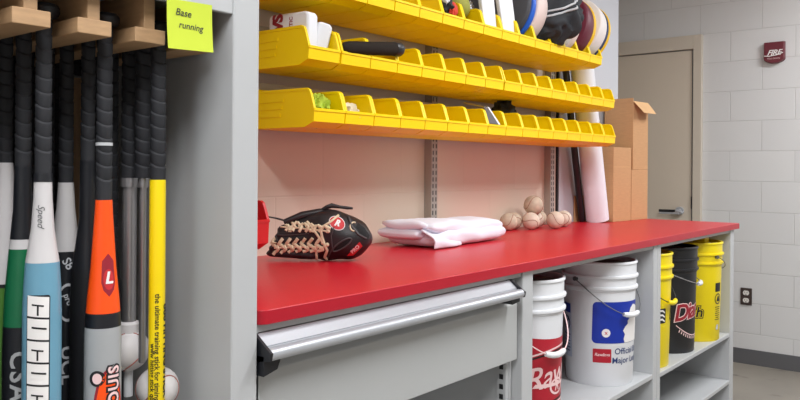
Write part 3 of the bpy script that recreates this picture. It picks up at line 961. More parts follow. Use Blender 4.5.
t, rf = plain('dark bat partly hidden behind the orange bat, left of the steel sticks', 0.744, 1.288, 1.14,
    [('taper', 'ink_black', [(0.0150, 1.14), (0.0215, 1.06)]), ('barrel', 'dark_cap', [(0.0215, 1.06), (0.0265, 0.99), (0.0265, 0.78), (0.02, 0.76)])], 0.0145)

# ball helper
def seam_pts(r, n=72):
    out = []
    for i in range(n):
        a = 2*math.pi*i/n
        b_ = 0.44
        x = math.cos(a)*(1-b_*0.0)+b_*math.cos(3*a)*0.42
        y = math.sin(a)-b_*math.sin(3*a)*0.42
        z = 0.9*math.sin(2*a)
        v = Vector((x, y, z)).normalized()*r
        out.append(v)
    return out
def sphere_bm(r, u=28, v=18):
    bm = bmesh.new()
    bmesh.ops.create_uvsphere(bm, u_segments=u, v_segments=v, radius=r)
    return bm

# two steel hitting sticks with a ball on the end
def stick(label, x, y, top, ballz, rt_, br):
    t = thing('hitting_stick', label, 'hitting stick', (x, y, 0), group='steel hitting sticks')
    knob(t)
    obj('grip', grip_wrap_bm(0.014, 0.0145, 1.516, top+0.0025), 'grip_black', t, smooth=30)
    lathe_part('collar', [(rt_, top-0.014), (rt_+0.0035, top-0.014), (rt_+0.0035, top+0.002), (rt_, top+0.002)], 'silver', t)
    if ballz is None:
        lathe_part('shaft', [(rt_*0.8, 0.948), (rt_, 0.95), (rt_, top+0.001)], 'silver', t)
        return t
    lathe_part('shaft', [(rt_, ballz+br*0.9), (rt_, top+0.001)], 'silver', t)
    lathe_part('neck', [(rt_+0.006, ballz+br*0.7), (rt_+0.007, ballz+br+0.010), (rt_+0.003, ballz+br+0.014)], 'ball_new', t)
    b = obj('ball', sphere_bm(br), 'ball_new', t, (0, 0, ballz))
    bm = bmesh.new()
    add_tube(bm, seam_pts(br), 0.0012, 6, closed=True)
    obj('stitching', bm, 'seam_light', b, rot=(0.5, 0.9, 0.3))
    lathe_part('tail', [(0.006, ballz-br-0.045), (0.008, ballz-br-0.045), (0.008, ballz-br*0.8), (0.006, ballz-br*0.8)], 'white_plastic', t)
    return t
stick('steel hitting stick with white ball, between the orange bat and yellow stick', 0.744, 1.222, 1.268, 0.964, 0.0125, 0.0370)
stick('thin steel rod with black grip close behind the yellow stick', 0.744, 1.179, 1.268, None, 0.0060, 0.0365)
bB = obj('ball', sphere_bm(0.0365), 'ball_new', tC, (0.0235, 0.0315, 0.902))
bm = bmesh.new()
add_tube(bm, seam_pts(0.0365), 0.0012, 6, closed=True)
obj('stitching', bm, 'seam_light', bB, rot=(0.3, 0.2, 0.8))
for X in (0.458, 0.553, 0.6485, 0.744):  # added bats that keep light out of the cabinet's depth
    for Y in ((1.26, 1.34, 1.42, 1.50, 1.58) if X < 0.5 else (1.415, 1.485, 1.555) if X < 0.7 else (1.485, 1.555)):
        t, rf = plain('dark bat added deep in the cabinet to keep its back dark', X, Y, 1.12,
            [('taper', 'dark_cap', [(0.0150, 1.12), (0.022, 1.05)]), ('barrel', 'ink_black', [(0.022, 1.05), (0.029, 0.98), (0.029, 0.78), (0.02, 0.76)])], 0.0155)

# sticky note on the shelf lip
bm = bmesh.new()
NX, NZ = 10, 10
g = [[None]*(NZ+1) for _ in range(NX+1)]
for i in range(NX+1):
    for j in range(NZ+1):
        u, v = i/NX, j/NZ
        g[i][j] = bm.verts.new((0.088*u - 0.001*v + 0.0, -0.0005-0.006*(v**2), -0.081*v + 0.0035*u))
for i in range(NX):
    for j in range(NZ):
        bm.faces.new((g[i][j], g[i+1][j], g[i+1][j+1], g[i][j+1]))
r_ = bmesh.ops.extrude_face_region(bm, geom=bm.faces[:])
for v in [x for x in r_['geom'] if isinstance(x, bmesh.types.BMVert)]: v.co.y += 0.0004
t = thing('sticky_note', 'lime yellow sticky note with handwriting stuck to the cabinet shelf edge', 'note', (0.7065, 1.0562, 1.561))
obj('paper', bm, 'sticky_paper', t)
def note_m(x, z, rot=0):
    return Matrix.Translation((x, -0.0012, z)) @ Matrix.Rotation(R(90), 4, 'X') @ Matrix.Rotation(R(rot), 4, 'Z')
def note_text(s, x, z, size):
    b = text_bm(s, size, 0.25, 0.0001, 1.0)
    refine(b, 0.004)
    for v in b.verts:
        X, Z = v.co.x+x, v.co.y+z
        vv = max(0, -Z/0.081)
        v.co = Vector((X, -0.0012-0.006*vv*vv-0.0002, Z+0.04*X*0.0-0.02*(v.co.x)))
    obj('handwriting', b, 'ink_black', t, smooth=0)
note_text('Base', 0.030, -0.0195, 0.0165)
note_text('running', 0.044, -0.040, 0.0155)

# ------------------------------------------------------------------ things on the worktop
ZC = 1.030
# baseball glove -------------------------------------------------
def glove():
    t = thing('baseball_glove', 'black leather baseball glove with tan laces lying on the red worktop', 'glove', (1.507, 1.508, ZC), (0, 0, R(-44)))
    mb = bpy.data.metaballs.new('leather')
    mb.resolution = 0.007
    mb.render_resolution = 0.007
    mb.threshold = 0.12
    def ell(x, y, z, sx, sy, sz, ry=0):
        e = mb.elements.new(type='ELLIPSOID')
        e.co = (x, y, z)
        e.radius = 1.0
        e.size_x, e.size_y, e.size_z = sx, sy, sz
        e.stiffness = 2.0
        e.rotation = Matrix.Rotation(ry, 3, 'Y').to_quaternion()
    ell(0.048, 0.0, 0.078, 0.118, 0.075, 0.082, R(8))
    ell(0.085, 0.0, 0.085, 0.075, 0.060, 0.070, R(20))
    ell(0.015, 0.01, 0.070, 0.10, 0.070, 0.078)
    for k in range(5):
        z = 0.024+0.024*k
        for q in range(5):
            x = -0.03-0.026*q
            ell(x+0.008*k, -0.004-0.010*math.sin(k*0.8)+0.004*q, z-0.0015*q*(k-1.5), 0.036, 0.034-0.002*q, 0.0165)
    ell(-0.10, 0.02, 0.055, 0.05, 0.030, 0.052)
    o = bpy.data.objects.new('leather', mb)
    COL.objects.link(o)
    dg = bpy.context.evaluated_depsgraph_get()
    me = bpy.data.meshes.new_from_object(o.evaluated_get(dg))
    bpy.data.objects.remove(o)
    bpy.data.metaballs.remove(mb)
    bm = bmesh.new()
    bm.from_mesh(me)
    xs = [v.co.x for v in bm.verts]; zs = [v.co.z for v in bm.verts]
    x0, x1, z0, z1 = min(xs), max(xs), min(zs), max(zs)
    for v in bm.verts:
        # normalise to the size of the real glove, flat underside
        v.co.x = -0.150+(v.co.x-x0)/(x1-x0)*0.298
        zz = (v.co.z-z0)/(z1-z0)
        k = (v.co.x+0.150)/0.298
        hgt = 0.108+0.040*min(1, k/0.45) - 0.060*max(0, (k-0.55)/0.45)**1.4
        tt = max(0, (k-0.66)/0.34)
        fac = math.sqrt(1+tt*tt+tt**4)
        zz = 0.5+(zz-0.5)*fac
        v.co.y *= fac
        base = 0.034*max(0, (k-0.78)/0.22)**1.4
        v.co.z = 0.001+base+(hgt-base)*zz
        v.co.y *= 0.92
    bmesh.ops.smooth_vert(bm, verts=bm.verts, factor=0.4, use_axis_x=True, use_axis_y=True, use_axis_z=True)
    for v in bm.verts:
        nz = noise.noise(v.co*28)*0.0028
        v.co += v.normal*nz
        v.co.z = max(0.0008, v.co.z)
    tree = BVHTree.FromBMesh(bm)
    obj('leather', bm, 'glove_leather', t, smooth=80)
    def hit(x, z, lift=0.002):
        h = tree.ray_cast(Vector((x, -0.4, z)), Vector((0, 1, 0)))
        if h[0] is None:
            h2 = tree.find_nearest(Vector((x, -0.05, z)))
            return h2[0]+h2[1]*lift
        return h[0]+h[1]*lift
    def lace(pts, r=0.0032, name='lace', m='lace', n=5):
        bm = bmesh.new()
        P = []
        for a, b in zip(pts, pts[1:]):
            for i in range(n):
                f = i/n
                P.append(hit(a[0]+(b[0]-a[0])*f, a[1]+(b[1]-a[1])*f))
        P.append(hit(*pts[-1]))
        add_tube(bm, P, r, 8)
        return obj(name, bm, m, t)
    # herringbone finger lacing at the lower left
    for k in range(7):
        x = -0.128+0.0205*k
        lace([(x, 0.020+0.002*k), (x+0.014, 0.036), (x+0.010, 0.044)], 0.0048)
        lace([(x+0.006, 0.062+0.001*k), (x-0.006, 0.050), (x+0.012, 0.038)], 0.0048)
    # upper row of crossed laces
    for k in range(7):
        x = -0.098+0.0185*k
        lace([(x, 0.112-0.002*k), (x+0.012, 0.096), (x+0.004, 0.084)], 0.0043)
        lace([(x+0.016, 0.112-0.003*k), (x+0.003, 0.097)], 0.0043)
    lace([(-0.125, 0.038), (-0.07, 0.041), (-0.02, 0.043), (0.006, 0.044)], 0.0026)
    lace([(-0.108, 0.094), (-0.05, 0.092), (0.01, 0.088), (0.022, 0.086)], 0.0026)
    lace([(0.002, 0.092), (0.006, 0.07), (0.012, 0.052), (0.020, 0.034), (0.014, 0.014), (0.020, 0.008)], 0.0040)
    lace([(-0.008, 0.050), (-0.010, 0.03), (-0.009, 0.008)], 0.0036)
    lace([(-0.036, 0.112), (-0.02, 0.094), (-0.004, 0.072), (0.008, 0.056)], 0.0036)
    lace([(0.006, 0.098), (0.026, 0.110), (0.050, 0.128)], 0.0034)
    for p in ((0.008, 0.055), (0.020, 0.050), (0.014, 0.046), (-0.026, 0.088), (0.022, 0.087)):
        bm = sphere_bm(0.0058, 10, 8)
        bmesh.ops.translate(bm, verts=bm.verts, vec=hit(p[0], p[1], 0.001))
        obj('knot', bm, 'lace', t)
    # patches
    def patch(outline, name, m, lift, L=0.006):
        bm = bmesh.new()
        add_flat(bm, outline)
        refine(bm, L)
        for v in bm.verts: v.co = hit(v.co.x, v.co.y, lift)
        obj(name, bm, m, t, smooth=80)
    def el(cx, cz, a, b_, rot, n=28):
        c, s = math.cos(R(rot)), math.sin(R(rot))
        return [(cx+a*math.cos(q)*c-b_*math.sin(q)*s, cz+a*math.cos(q)*s+b_*math.sin(q)*c) for q in [2*math.pi*i/n for i in range(n)]]
    patch(el(0.046, 0.108, 0.0235, 0.0175, -28), 'logo_patch', 'ink_white', 0.0014)
    patch(el(0.046, 0.108, 0.0215, 0.0155, -28), 'logo_patch', 'ink_red', 0.0020)
    tx = text_bm('R', 0.021, 0.3, 0.0012)
    rot2(tx, -15)
    refine(tx, 0.004)
    for v in tx.verts: v.co = hit(v.co.x+0.046, v.co.y+0.108, 0.0026)
    obj('lettering', tx, 'ink_white', t, smooth=80)
    patch(el(0.060, 0.050, 0.0285, 0.0075, 34), 'finger_hole', 'glove_dark', 0.0012)
    bm = bmesh.new()
    add_tube(bm, [hit(x, z, 0.002) for x, z in el(0.060, 0.050, 0.0300, 0.0090, 34)], 0.0024, 8, closed=True)
    obj('finger_hole_rim', bm, 'glove_rim', t)
    patch([(0.074, 0.018), (0.092, 0.020), (0.116, 0.046), (0.108, 0.058), (0.090, 0.040)], 'name_patch', 'ink_red', 0.0018)
    bm = bmesh.new()
    add_tube(bm, [hit(0.092+0.010*math.cos(R(a)), 0.098+0.011*math.sin(R(a)), 0.002) for a in range(60, 300, 20)], 0.0022, 8)
    obj('eyelet', bm, 'lace', t)
    # seams between the fingers, binding round the heel and the wrist opening
    for z in (0.052, 0.078):
        lace([(-0.14, z-0.008), (-0.09, z-0.004), (-0.03, z)], 0.0018, 'seam', 'glove_rim')
    lace([(0.022, 0.010), (0.034, 0.040), (0.030, 0.075), (0.038, 0.098)], 0.0016, 'seam', 'glove_rim')
    lace([(0.078, 0.124), (0.086, 0.100), (0.104, 0.078), (0.126, 0.066)], 0.0030, 'binding', 'glove_rim')
    patch([(0.104, 0.108), (0.122, 0.094), (0.136, 0.074), (0.132, 0.066), (0.108, 0.082), (0.098, 0.098)], 'wrist_opening', 'glove_dark', 0.0012)
    tx = text_bm('PRO', 0.014, 0.0, 0.0004)
    rot2(tx, 44)
    refine(tx, 0.004)
    for v in tx.verts: v.co = hit(v.co.x+0.096, v.co.y+0.038, 0.0026)
    obj('lettering', tx, 'ink_pinkwhite', t, smooth=80)
    # wrist strap standing off the top, loose lace ends
    bm = bmesh.new()
    add_tube(bm, [(0.000, 0.0, 0.138), (0.018, -0.004, 0.150), (0.032, -0.005, 0.155), (0.055, -0.004, 0.151), (0.078, 0.0, 0.148), (0.092, 0.0, 0.147)], [0.005, 0.006, 0.007, 0.0045, 0.0045, 0.003], 8)
    obj('strap', bm, 'glove_leather', t)
    bm = bmesh.new()
    add_tube(bm, [(-0.095, 0.0, 0.112), (-0.118, -0.006, 0.119), (-0.142, -0.010, 0.124)], [0.003, 0.0026, 0.002], 8)
    obj('lace', bm, 'glove_leather', t)
    # top web piece
    bm = bmesh.new()
    add_tube(bm, [(-0.10, 0.0, 0.108), (-0.05, 0.0, 0.127), (0.0, 0.0, 0.137), (0.02, 0.0, 0.140)], [0.008, 0.011, 0.010, 0.006], 10)
    obj('web_edge', bm, 'glove_leather', t)
glove()

# folded white clothing ------------------------------------------------
def folded_cloth():
    t = thing('folded_clothing', 'folded white garment lying on the red worktop between glove and balls', 'clothing', (1.945, 1.418, ZC), (0, 0, R(3)))
    def slab(x0, x1, y0, y1, z0, z1, seed, name, m='cloth_white', lean=0.0):
        bm = bmesh.new()
        NX, NY, NT = 36, 22, 10
        rings = []
        # rounded slab: each x-station is a superelliptic loop in (y,z)
        def P(i, k):
            u = i/NX
            e = 1-abs(2*u-1)**7
            e = max(0.0, e)**0.5
            a = 2*math.pi*k/(2*NY)
            ca, sa = math.cos(a), math.sin(a)
            py = abs(ca)**0.35*(1 if ca > 0 else -1)
            pz = abs(sa)**0.8*(1 if sa > 0 else -1)
            x = x0+(x1-x0)*u
            y = (y0+y1)/2+(y1-y0)/2*py*(0.90+0.10*e)
            z = (z0+z1)/2+(z1-z0)/2*pz*(0.25+0.75*e)
            nn = noise.noise(Vector((x*9, y*9, seed)))*0.007+noise.noise(Vector((x*26, y*20, seed+5)))*0.0028
            z += nn*(1 if sa > 0 else 0.25)
            z += lean*(1-u)**2
            y += noise.noise(Vector((x*11, seed, z*20)))*0.007
            return Vector((x+noise.noise(Vector((y*10, seed+2, 0)))*0.006, y, max(0.0008, z)))
        for i in range(NX+1):
            rings.append([bm.verts.new(P(i, k)) for k in range(2*NY)])
        for A, B in zip(rings, rings[1:]):
            for k in range(2*NY):
                bm.faces.new((A[k], A[(k+1) % (2*NY)], B[(k+1) % (2*NY)], B[k]))
        bm.faces.new(rings[0][::-1]); bm.faces.new(rings[-1])
        o = obj(name, bm, m, t, smooth=80)
        return o
    slab(0.020, 0.492, 0.010, 0.225, 0.0, 0.062, 1.0, 'fold')
    slab(-0.010, 0.300, 0.070, 0.245, 0.020, 0.062, 4.0, 'fold', lean=0.004)
    slab(0.010, 0.498, 0.022, 0.232, 0.030, 0.080, 9.0, 'fold', lean=0.016)
    # front flap running from the left end down to the near corner
    bm = bmesh.new()
    rows = []
    for i in range(25):
        u = i/24
        x = -0.005+0.155*u+0.02*u*u
        zt = 0.060-0.034*u**2
        row = []
        for k in range(9):
            v = k/8
            y = 0.02-0.028*math.sin(math.pi*v*0.9)*(0.6+0.4*(1-u)) + 0.055*(1-v)*(0.8) + 0.010*noise.noise(Vector((x*14, v*2, 3)))
            z = 0.003+(zt)*(1-v)**0.8+0.004*noise.noise(Vector((x*20, v*3, 8)))*(1-v)
            row.append(bm.verts.new((x, y, max(0.001, z))))
        rows.append(row)
    for A, B in zip(rows, rows[1:]):
        for k in range(8): bm.faces.new((A[k], A[k+1], B[k+1], B[k]))
    o = obj('flap', bm, 'cloth_white', t, smooth=80)
    s = o.modifiers.new('thickness', 'SOLIDIFY'); s.thickness = 0.007; s.offset = 0
    s2 = o.modifiers.new('round', 'SUBSURF'); s2.levels = 1; s2.render_levels = 1
    # left hem roll
    bm = bmesh.new()
    add_tube(bm, [(0.010, 0.05+0.022*k, 0.074+0.003*math.sin(k)) for k in range(9)], [0.006, 0.013, 0.015, 0.016, 0.016, 0.016, 0.015, 0.013, 0.006], 14)
    obj('hem', bm, 'cloth_white', t, smooth=80)
folded_cloth()

# balls -------------------------------------------------
balls = [
    ((2.785, 1.660, 0), 0.0370, 'ball_leather_worn', (0.2, 0.4, 0.9), 'tan worn baseball at the left end of the ball pile'),
    ((2.895, 1.615, 0), 0.0375, 'ball_leather', (1.1, 0.1, 0.2), 'tan baseball in the front of the pile, second from left'),
    ((2.990, 1.646, 0), 0.0370, 'ball_leather', (0.4, 1.3, 2.4), 'tan baseball set back in the middle of the pile, under the top ball'),
    ((3.016, 1.560, 0), 0.0385, 'ball_leather', (0.3, 0.2, 2.0), 'tan baseball at the front right of the pile, nearest the camera'),
    ((3.148, 1.588, 0), 0.0370, 'ball_leather', (1.2, 0.8, 0.1), 'pale baseball at the right end of the ball pile'),
    ((2.863, 1.682, 0), 0.0370, 'ball_leather_worn', (0.9, 0.3, 0.4), 'brown baseball peeking from behind, left of the raised top ball'),
    ((3.085, 1.682, 0), 0.0370, 'ball_leather_worn', (0.1, 1.0, 0.4), 'brown baseball peeking from behind, right of the raised top ball'),
    ((2.945, 1.630, 0.0600), 0.0435, 'ball_leather_worn', (0.15, 0.5, 0.2), 'larger worn ball resting on top of the ball pile'),
]
for (x, y, dz), r, m, rot, lb in balls:
    o = thing('baseball', lb, 'ball', (x, y, ZC+dz), group='balls piled on the worktop')
    b = obj('cover', sphere_bm(r), m, o, (0, 0, r))
    bm = bmesh.new()
    add_tube(bm, seam_pts(r), 0.0013, 6, closed=True)
    obj('stitching', bm, 'seam', b, rot=rot)

# cardboard boxes -------------------------------------------------
def carton(label, x0, y0, w, dp, z0, h, rotz, flaps=False):
    t = thing('cardboard_box', label, 'box', (x0, y0, z0), (0, 0, R(rotz)), 'cardboard boxes at the end of the worktop')
    bm = bmesh.new()
    add_box(bm, 0, w, 0, dp, 0, h)
    obj('carton', bm, 'cardboard', t, smooth=0, bevel=0.002)
    return t
c1 = carton('low brown cardboard box against the leaning white roll', 3.606, 1.548, 0.184, 0.150, ZC, 0.375, -5)
c2 = carton('brown cardboard box on the worktop under the tall box with open flap', 3.794, 1.531, 0.182, 0.160, ZC, 0.262, -5)
c3 = carton('tall brown cardboard box with an open flap, topmost of the boxes', 3.808, 1.530, 0.168, 0.165, ZC+0.2625, 0.352, -5)
bm = bmesh.new()
pts = [(0.0, 0.0), (0.165, 0.0), (0.158, -0.052), (0.020, -0.052)]
v0 = [bm.verts.new((x, y*0.95, 0.354-abs(y)*1.15)) for x, y in pts]
v1 = [bm.verts.new((x, y*0.95, 0.357-abs(y)*1.15)) for x, y in pts]
bm.faces.new(v0[::-1]); bm.faces.new(v1)
for i in range(4): bm.faces.new((v0[i], v0[(i+1) % 4], v1[(i+1) % 4], v1[i]))
obj('flap', bm, 'cardboard_pale', c3, smooth=0)
bm = bmesh.new()
add_prism(bm, [(0.0, 0.325), (-0.003, 0.326), (-0.001, 0.380), (0.003, 0.380)], 'X', 0, 0.006) if False else add_box(bm, -0.002, 0.002, 0.0, 0.16, 0.349, 0.372)
obj('flap', bm, 'cardboard', c3, smooth=0)
for tt, w, h in ((c1, 0.184, 0.375), (c2, 0.182, 0.262)):
    bm = bmesh.new()
    add_box(bm, w*0.42, w*0.42+0.05, -0.0008, 0.14, h-0.001, h+0.0008) if tt is c2 else add_box(bm, -0.0006, w*0.9, -0.0006, 0.0006, h-0.10, h-0.098)
    obj('tape', bm, 'cardboard_pale', tt, smooth=0)
o = box_obj('cardboard_sheet', (0, 0.16, 0, 0.004, 0, 0.13), 'cardboard', None, 0, (3.485, 1.700, ZC), (0, 0, 0))
tag(o, 'brown cardboard sheet standing against the grey panel behind the rolls', 'cardboard')

# leaning rolls -------------------------------------------------
def roll(name, label, p0, p1, r, m, cat, hollow):
    bm = bmesh.new()
    L = (Vector(p1)-Vector(p0)).length
    if hollow:
        add_lathe(bm, [(r, 0), (r, L), (r-0.003, L), (r-0.003, 0), (r, 0)], 32, cap=False)
    else:
        add_lathe(bm, [(r*0.9, 0), (r, 0.003), (r, L-0.003), (r*0.9, L)], 24)
    dirv = (Vector(p1)-Vector(p0)).normalized()
    o = obj(name, bm, m, None, p0, dirv.to_track_quat('Z', 'Y').to_euler())
    return tag(o, label, cat)
roll('paper_roll', 'thick white paper roll leaning beside the cardboard boxes', (3.548, 1.605, ZC+0.012), (3.362, 1.612, ZC+0.80), 0.056, 'white_paper', 'paper roll', True)
roll('black_pole', 'thin black pole leaning just left of the white paper roll', (3.515, 1.672, ZC+0.004), (3.290, 1.660, ZC+0.78), 0.0165, 'black_plastic', 'pole', False)

# ------------------------------------------------------------------ contents of the bins
def lump(name, label, cat, m, loc, size, seed, amp=0.35, freq=3.0, group=None, sub=3, parent=None):
    bm = bmesh.new()
    bmesh.ops.create_icosphere(bm, subdivisions=sub+1, radius=1)
    for v in bm.verts:
        n0 = v.co.normalized()
        k = 1+amp*noise.noise(n0*freq+Vector((seed, 0, 0)))+amp*0.5*noise.noise(n0*freq*2.3+Vector((0, seed, 0)))
        v.co = Vector((n0.x*size[0]*k, n0.y*size[1]*k, n0.z*size[2]*k))
    o = obj(name, bm, m, parent, loc, smooth=60)
    if not parent: tag(o, label, cat, group)
    return o
# bottom row
lump('lime_cloth', 'crumpled lime green cloth in the leftmost bin of the bottom row', 'cloth', 'lime_cloth', (1.460, 1.478, 1.446), (0.040, 0.042, 0.042), 3, 0.5)
lump('tissue', 'crumpled pale tissue in the second bin of the bottom row', 'tissue', 'tissue', (1.568, 1.472, 1.438), (0.034, 0.040, 0.034), 8, 0.5)
# grey card folder
t = thing('card_folder', 'grey and white card folder leaning out of a bottom row bin', 'folder', (2.315, 1.53, 1.405))
def quad_slab(pts, th, name, m, parent):
    bm = bmesh.new()
    P = [Vector(p) for p in pts]
    nrm = (P[1]-P[0]).cross(P[2]-P[0]).normalized()*th/2
    A = [bm.verts.new(p-nrm) for p in P]; B = [bm.verts.new(p+nrm) for p in P]
    bm.faces.new(A[::-1]); bm.faces.new(B)
    for i in range(len(P)): bm.faces.new((A[i], A[(i+1) % len(P)], B[(i+1) % len(P)], B[i]))
    return obj(name, bm, m, parent, smooth=0)
quad_slab([(-0.025, -0.060, 0.109), (-0.013, -0.068, 0.106), (0.000, -0.106, 0.044), (-0.050, -0.096, 0.046)], 0.003, 'cover', 'grey_card', t)
quad_slab([(-0.014, -0.066, 0.108), (-0.008, -0.070, 0.105), (0.006, -0.108, 0.044), (-0.001, -0.106, 0.043)], 0.004, 'edge', 'white_paper', t)
quad_slab([(0.091, 0.110, 0.138), (0.091, 0.100, 0.140), (-0.014, -0.072, 0.104), (-0.026, -0.060, 0.108)], 0.004, 'sheet', 'tissue', t)
lump('black_cloth', 'crumpled black cloth sticking up behind a bottom row bin front', 'cloth', 'black_cloth', (2.570, 1.560, 1.496), (0.050, 0.050, 0.060), 12, 0.40)
# middle row: white packets
def packet(label, loc, w, dpt, h, rot, marks):
    t = thing('white_packet', label, 'packet', loc, rot, 'white packets in the leftmost middle bin')
    bm = bmesh.new()
    add_prism(bm, rrect(w, h, 0.014, 5, 0, h/2), 'Y', 0, dpt)
    obj('wrapper', bm, 'white_paper', t, smooth=40, bevel=0.006)
    if marks:
        tx = text_bm('WS', 0.048, 0, 0.0025, 0.9); rot2(tx, 90)
        mtx = Matrix.Translation((-0.034, -0.0012, 0.104)) @ Matrix.Rotation(R(90), 4, 'X')
        flat_obj('lettering', tx, 'ink_maroon', t, mtx)
        tx = text_bm('ATHLETIC', 0.016, 0, 0.0004); rot2(tx, 90)
        mtx = Matrix.Translation((0.012, -0.0012, 0.092)) @ Matrix.Rotation(R(90), 4, 'X')
        flat_obj('lettering', tx, 'ink_maroon', t, mtx)
    return t
packet('white packet with maroon lettering in the leftmost middle row bin', (1.388, 1.515, 1.566), 0.140, 0.042, 0.140, (R(0), 0, R(-84)), True)
packet('plain white packet leaning right in the leftmost middle row bin', (1.444, 1.462, 1.568), 0.046, 0.060, 0.118, (R(3), R(12), R(-22)), False)
# black weighted tube lying over the bins
t = thing('bat_sleeve', 'short black rubber bat sleeve lying across the middle row bins', 'bat sleeve', (1.505, 1.426, 1.619), (0, R(-5), R(-3)))
bm = bmesh.new()
add_tube(bm, [(0.0, 0, 0), (0.012, 0, 0), (0.03, 0, 0.001), (0.12, 0, 0.002), (0.205, 0, 0.004), (0.215, 0, 0.004)], [0.010, 0.0165, 0.0185, 0.0195, 0.0205, 0.0195], 18)
obj('sleeve', bm, 'black_rubber', t, smooth=40)
bm = bmesh.new()
add_tube(bm, [(0.210, 0, 0.004), (0.216, 0, 0.004), (0.234, 0, 0.004), (0.239, 0, 0.004)], [0.0205, 0.0220, 0.0220, 0.019], 18)
obj('end_knob', bm, 'black_plastic', t, smooth=40)
# top row contents
t = thing('batting_glove', 'red, black and white batting glove in a top row bin', 'glove', (2.025, 1.455, 1.80))
lump('palm', '', '', 'black_cloth', (0.0, 0.02, 0.030), (0.034, 0.045, 0.055), 4, 0.35, parent=t)
lump('panel', '', '', 'white_paper', (-0.016, -0.016, 0.048), (0.014, 0.012, 0.022), 6, 0.3, parent=t)
lump('cuff', '', '', 'red_cloth', (0.022, -0.018, 0.016), (0.022, 0.010, 0.024), 9, 0.3, parent=t)
t = thing('practice_ball', 'olive practice ball with black strap in a top row bin', 'ball', (2.160, 1.500, 1.850))
obj('ball', sphere_bm(0.046), 'olive', t)
bm = bmesh.new()
add_tube(bm, [(0.048*math.cos(a)*0.9+0.02, 0.010, 0.048*math.sin(a)*1.3) for a in [2*math.pi*i/28 for i in range(28)]], 0.013, 10, closed=True)
obj('strap', bm, 'black_cloth', t, rot=(0, 0, R(70)))
lump('foil_wrap', 'small crinkled silver foil behind the olive ball', 'foil', 'silver', (2.245, 1.530, 1.868), (0.030, 0.03, 0.045), 14, 0.5, 5.0)
def slab_obj(label, loc, w, h, rot, nm='rubber_plate'):
    t = thing(nm, label, 'rubber plate', loc, rot, 'white rubber plates standing in the top row bins')
    bm = bmesh.new()
    add_prism(bm, [(-w/2*0.86, 0), (w/2*0.86, 0), (w/2, h), (-w/2, h)], 'Y', -0.009, 0.009)
    obj('plate', bm, 'white_paper', t, smooth=0, bevel=0.004)
    return t
slab_obj('white rubber plate standing in a top row bin, left one of the pair', (2.288, 1.446, 1.757), 0.076, 0.30, (R(-3), R(-6), R(-8)))
slab_obj('white rubber plate standing in a top row bin, right one beside the charcoal bucket lid', (2.424, 1.446, 1.757), 0.086, 0.30, (R(-3), R(-9), R(-8)))
o = box_obj('purple_pad', (-0.02, 0.02, -0.008, 0.008, 0, 0.24), 'purple', None, 0.004, (2.392, 1.540, 1.760), (0, 0, R(-10)))
tag(o, 'dark purple pad seen between the two white rubber plates', 'pad')

# padded bucket lids standing in the bins
def lid(label, x, y, z, r, layers, tilt, yaw=0):
    t = thing('bucket_lid', label, 'lid', (x, y, z), (0, R(90+tilt), R(yaw)), 'padded bucket lids standing in the top row bins')
    for nm, m, rr, a0, a1 in layers:
        bm = bmesh.new()
        e = min(0.008, (a1-a0)*0.45)
        add_lathe(bm, [(0, a0), (rr-e, a0), (rr-e*0.3, a0+e*0.3), (rr, a0+e), (rr, a1-e), (rr-e*0.3, a1-e*0.3), (rr-e, a1), (0, a1)], 64, cap=False)
        obj(nm, bm, m, t, smooth=50)
    return t
lid('charcoal padded round bucket lid with blue rim standing next to the white plates', 2.540, 1.560, 1.918, 0.15,
    [('pad', 'charcoal', 0.143, -0.028, 0.0), ('rim', 'royal_blue', 0.150, 0.0, 0.024)], 6)
lid('white padded round bucket lid standing between the blue rimmed lid and the black jacket', 2.618, 1.560, 1.918, 0.15,
    [('pad', 'pad_blush', 0.148, -0.040, 0.040)], 8)
lid('pale padded round bucket lid half covered by the black jacket', 2.905, 1.555, 1.905, 0.15,
    [('pad', 'pad_white', 0.148, -0.034, 0.0), ('pad', 'pad_blush', 0.150, 0.001, 0.034)], 10)
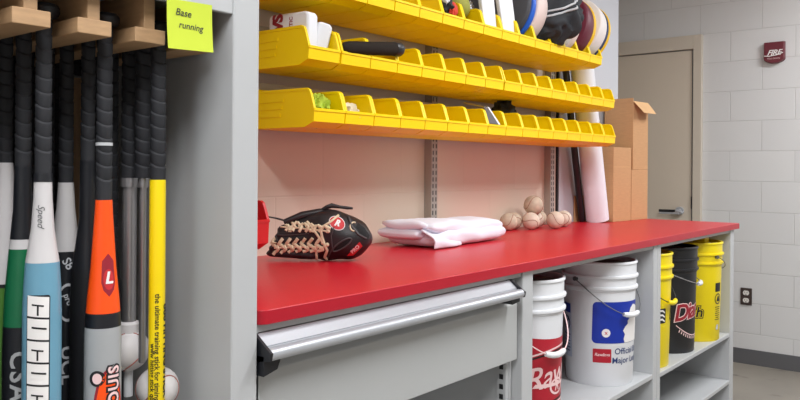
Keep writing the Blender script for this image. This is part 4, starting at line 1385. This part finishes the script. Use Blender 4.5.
lid('maroon padded round bucket lid with yellow rim near the right end of the top row', 3.034, 1.552, 1.910, 0.15,
    [('pad', 'pad_maroon', 0.150, -0.048, 0.022), ('rim', 'pad_yellow', 0.152, 0.023, 0.042)], 11)
lid('white round bucket lid with navy and yellow rim at the right end of the top row', 3.168, 1.552, 1.912, 0.152,
    [('pad', 'pad_white', 0.150, -0.050, 0.020), ('rim', 'navy', 0.152, 0.021, 0.032), ('rim', 'pad_yellow', 0.156, 0.033, 0.046)], 17)
# black jacket bundle with silver piping
t = thing('jacket', 'bundled black jacket with silver piping stuffed among the round bucket lids', 'jacket', (2.768, 1.497, 1.918))
bm = bmesh.new()
bmesh.ops.create_icosphere(bm, subdivisions=5, radius=1)
for v in bm.verts:
    n0 = v.co.normalized()
    px, py, pz = n0
    q = px*0.45+pz*0.85+0.25*noise.noise(n0*1.6+Vector((2, 1, 0)))
    w = abs(math.sin(9.5*q))**0.6*0.075 + 0.03*math.sin(23*q+4*noise.noise(n0*3.0))
    k = 0.92+0.16*noise.noise(n0*2.2+Vector((5, 0, 0)))+w
    v.co = Vector((px*0.128*k + 0.050*pz, py*0.165*k, max(-0.129, pz*0.158*k)))
jt = BVHTree.FromBMesh(bm)
obj('cloth', bm, 'black_cloth', t, smooth=60)
def jhit(x, z):
    h = jt.ray_cast(Vector((x, -0.5, z)), Vector((0, 1, 0)))
    if h[0] is None:
        q = jt.find_nearest(Vector((x, -0.1, z))); return q[0]+q[1]*0.003
    return h[0]+h[1]*0.003
for pts in ([(-0.110, -0.012), (-0.07, 0.004), (-0.03, 0.028), (0.0, 0.040), (0.02, 0.078), (0.05, 0.10)], [(-0.115, -0.030), (-0.07, -0.014), (-0.025, 0.008), (0.008, 0.020)]):
    bm = bmesh.new()
    P = []
    for a, b in zip(pts, pts[1:]):
        for i in range(6):
            P.append(jhit(a[0]+(b[0]-a[0])*i/6, a[1]+(b[1]-a[1])*i/6))
    P.append(jhit(*pts[-1]))
    add_tube(bm, P, 0.0045, 8)
    obj('piping', bm, 'silver_trim', t)
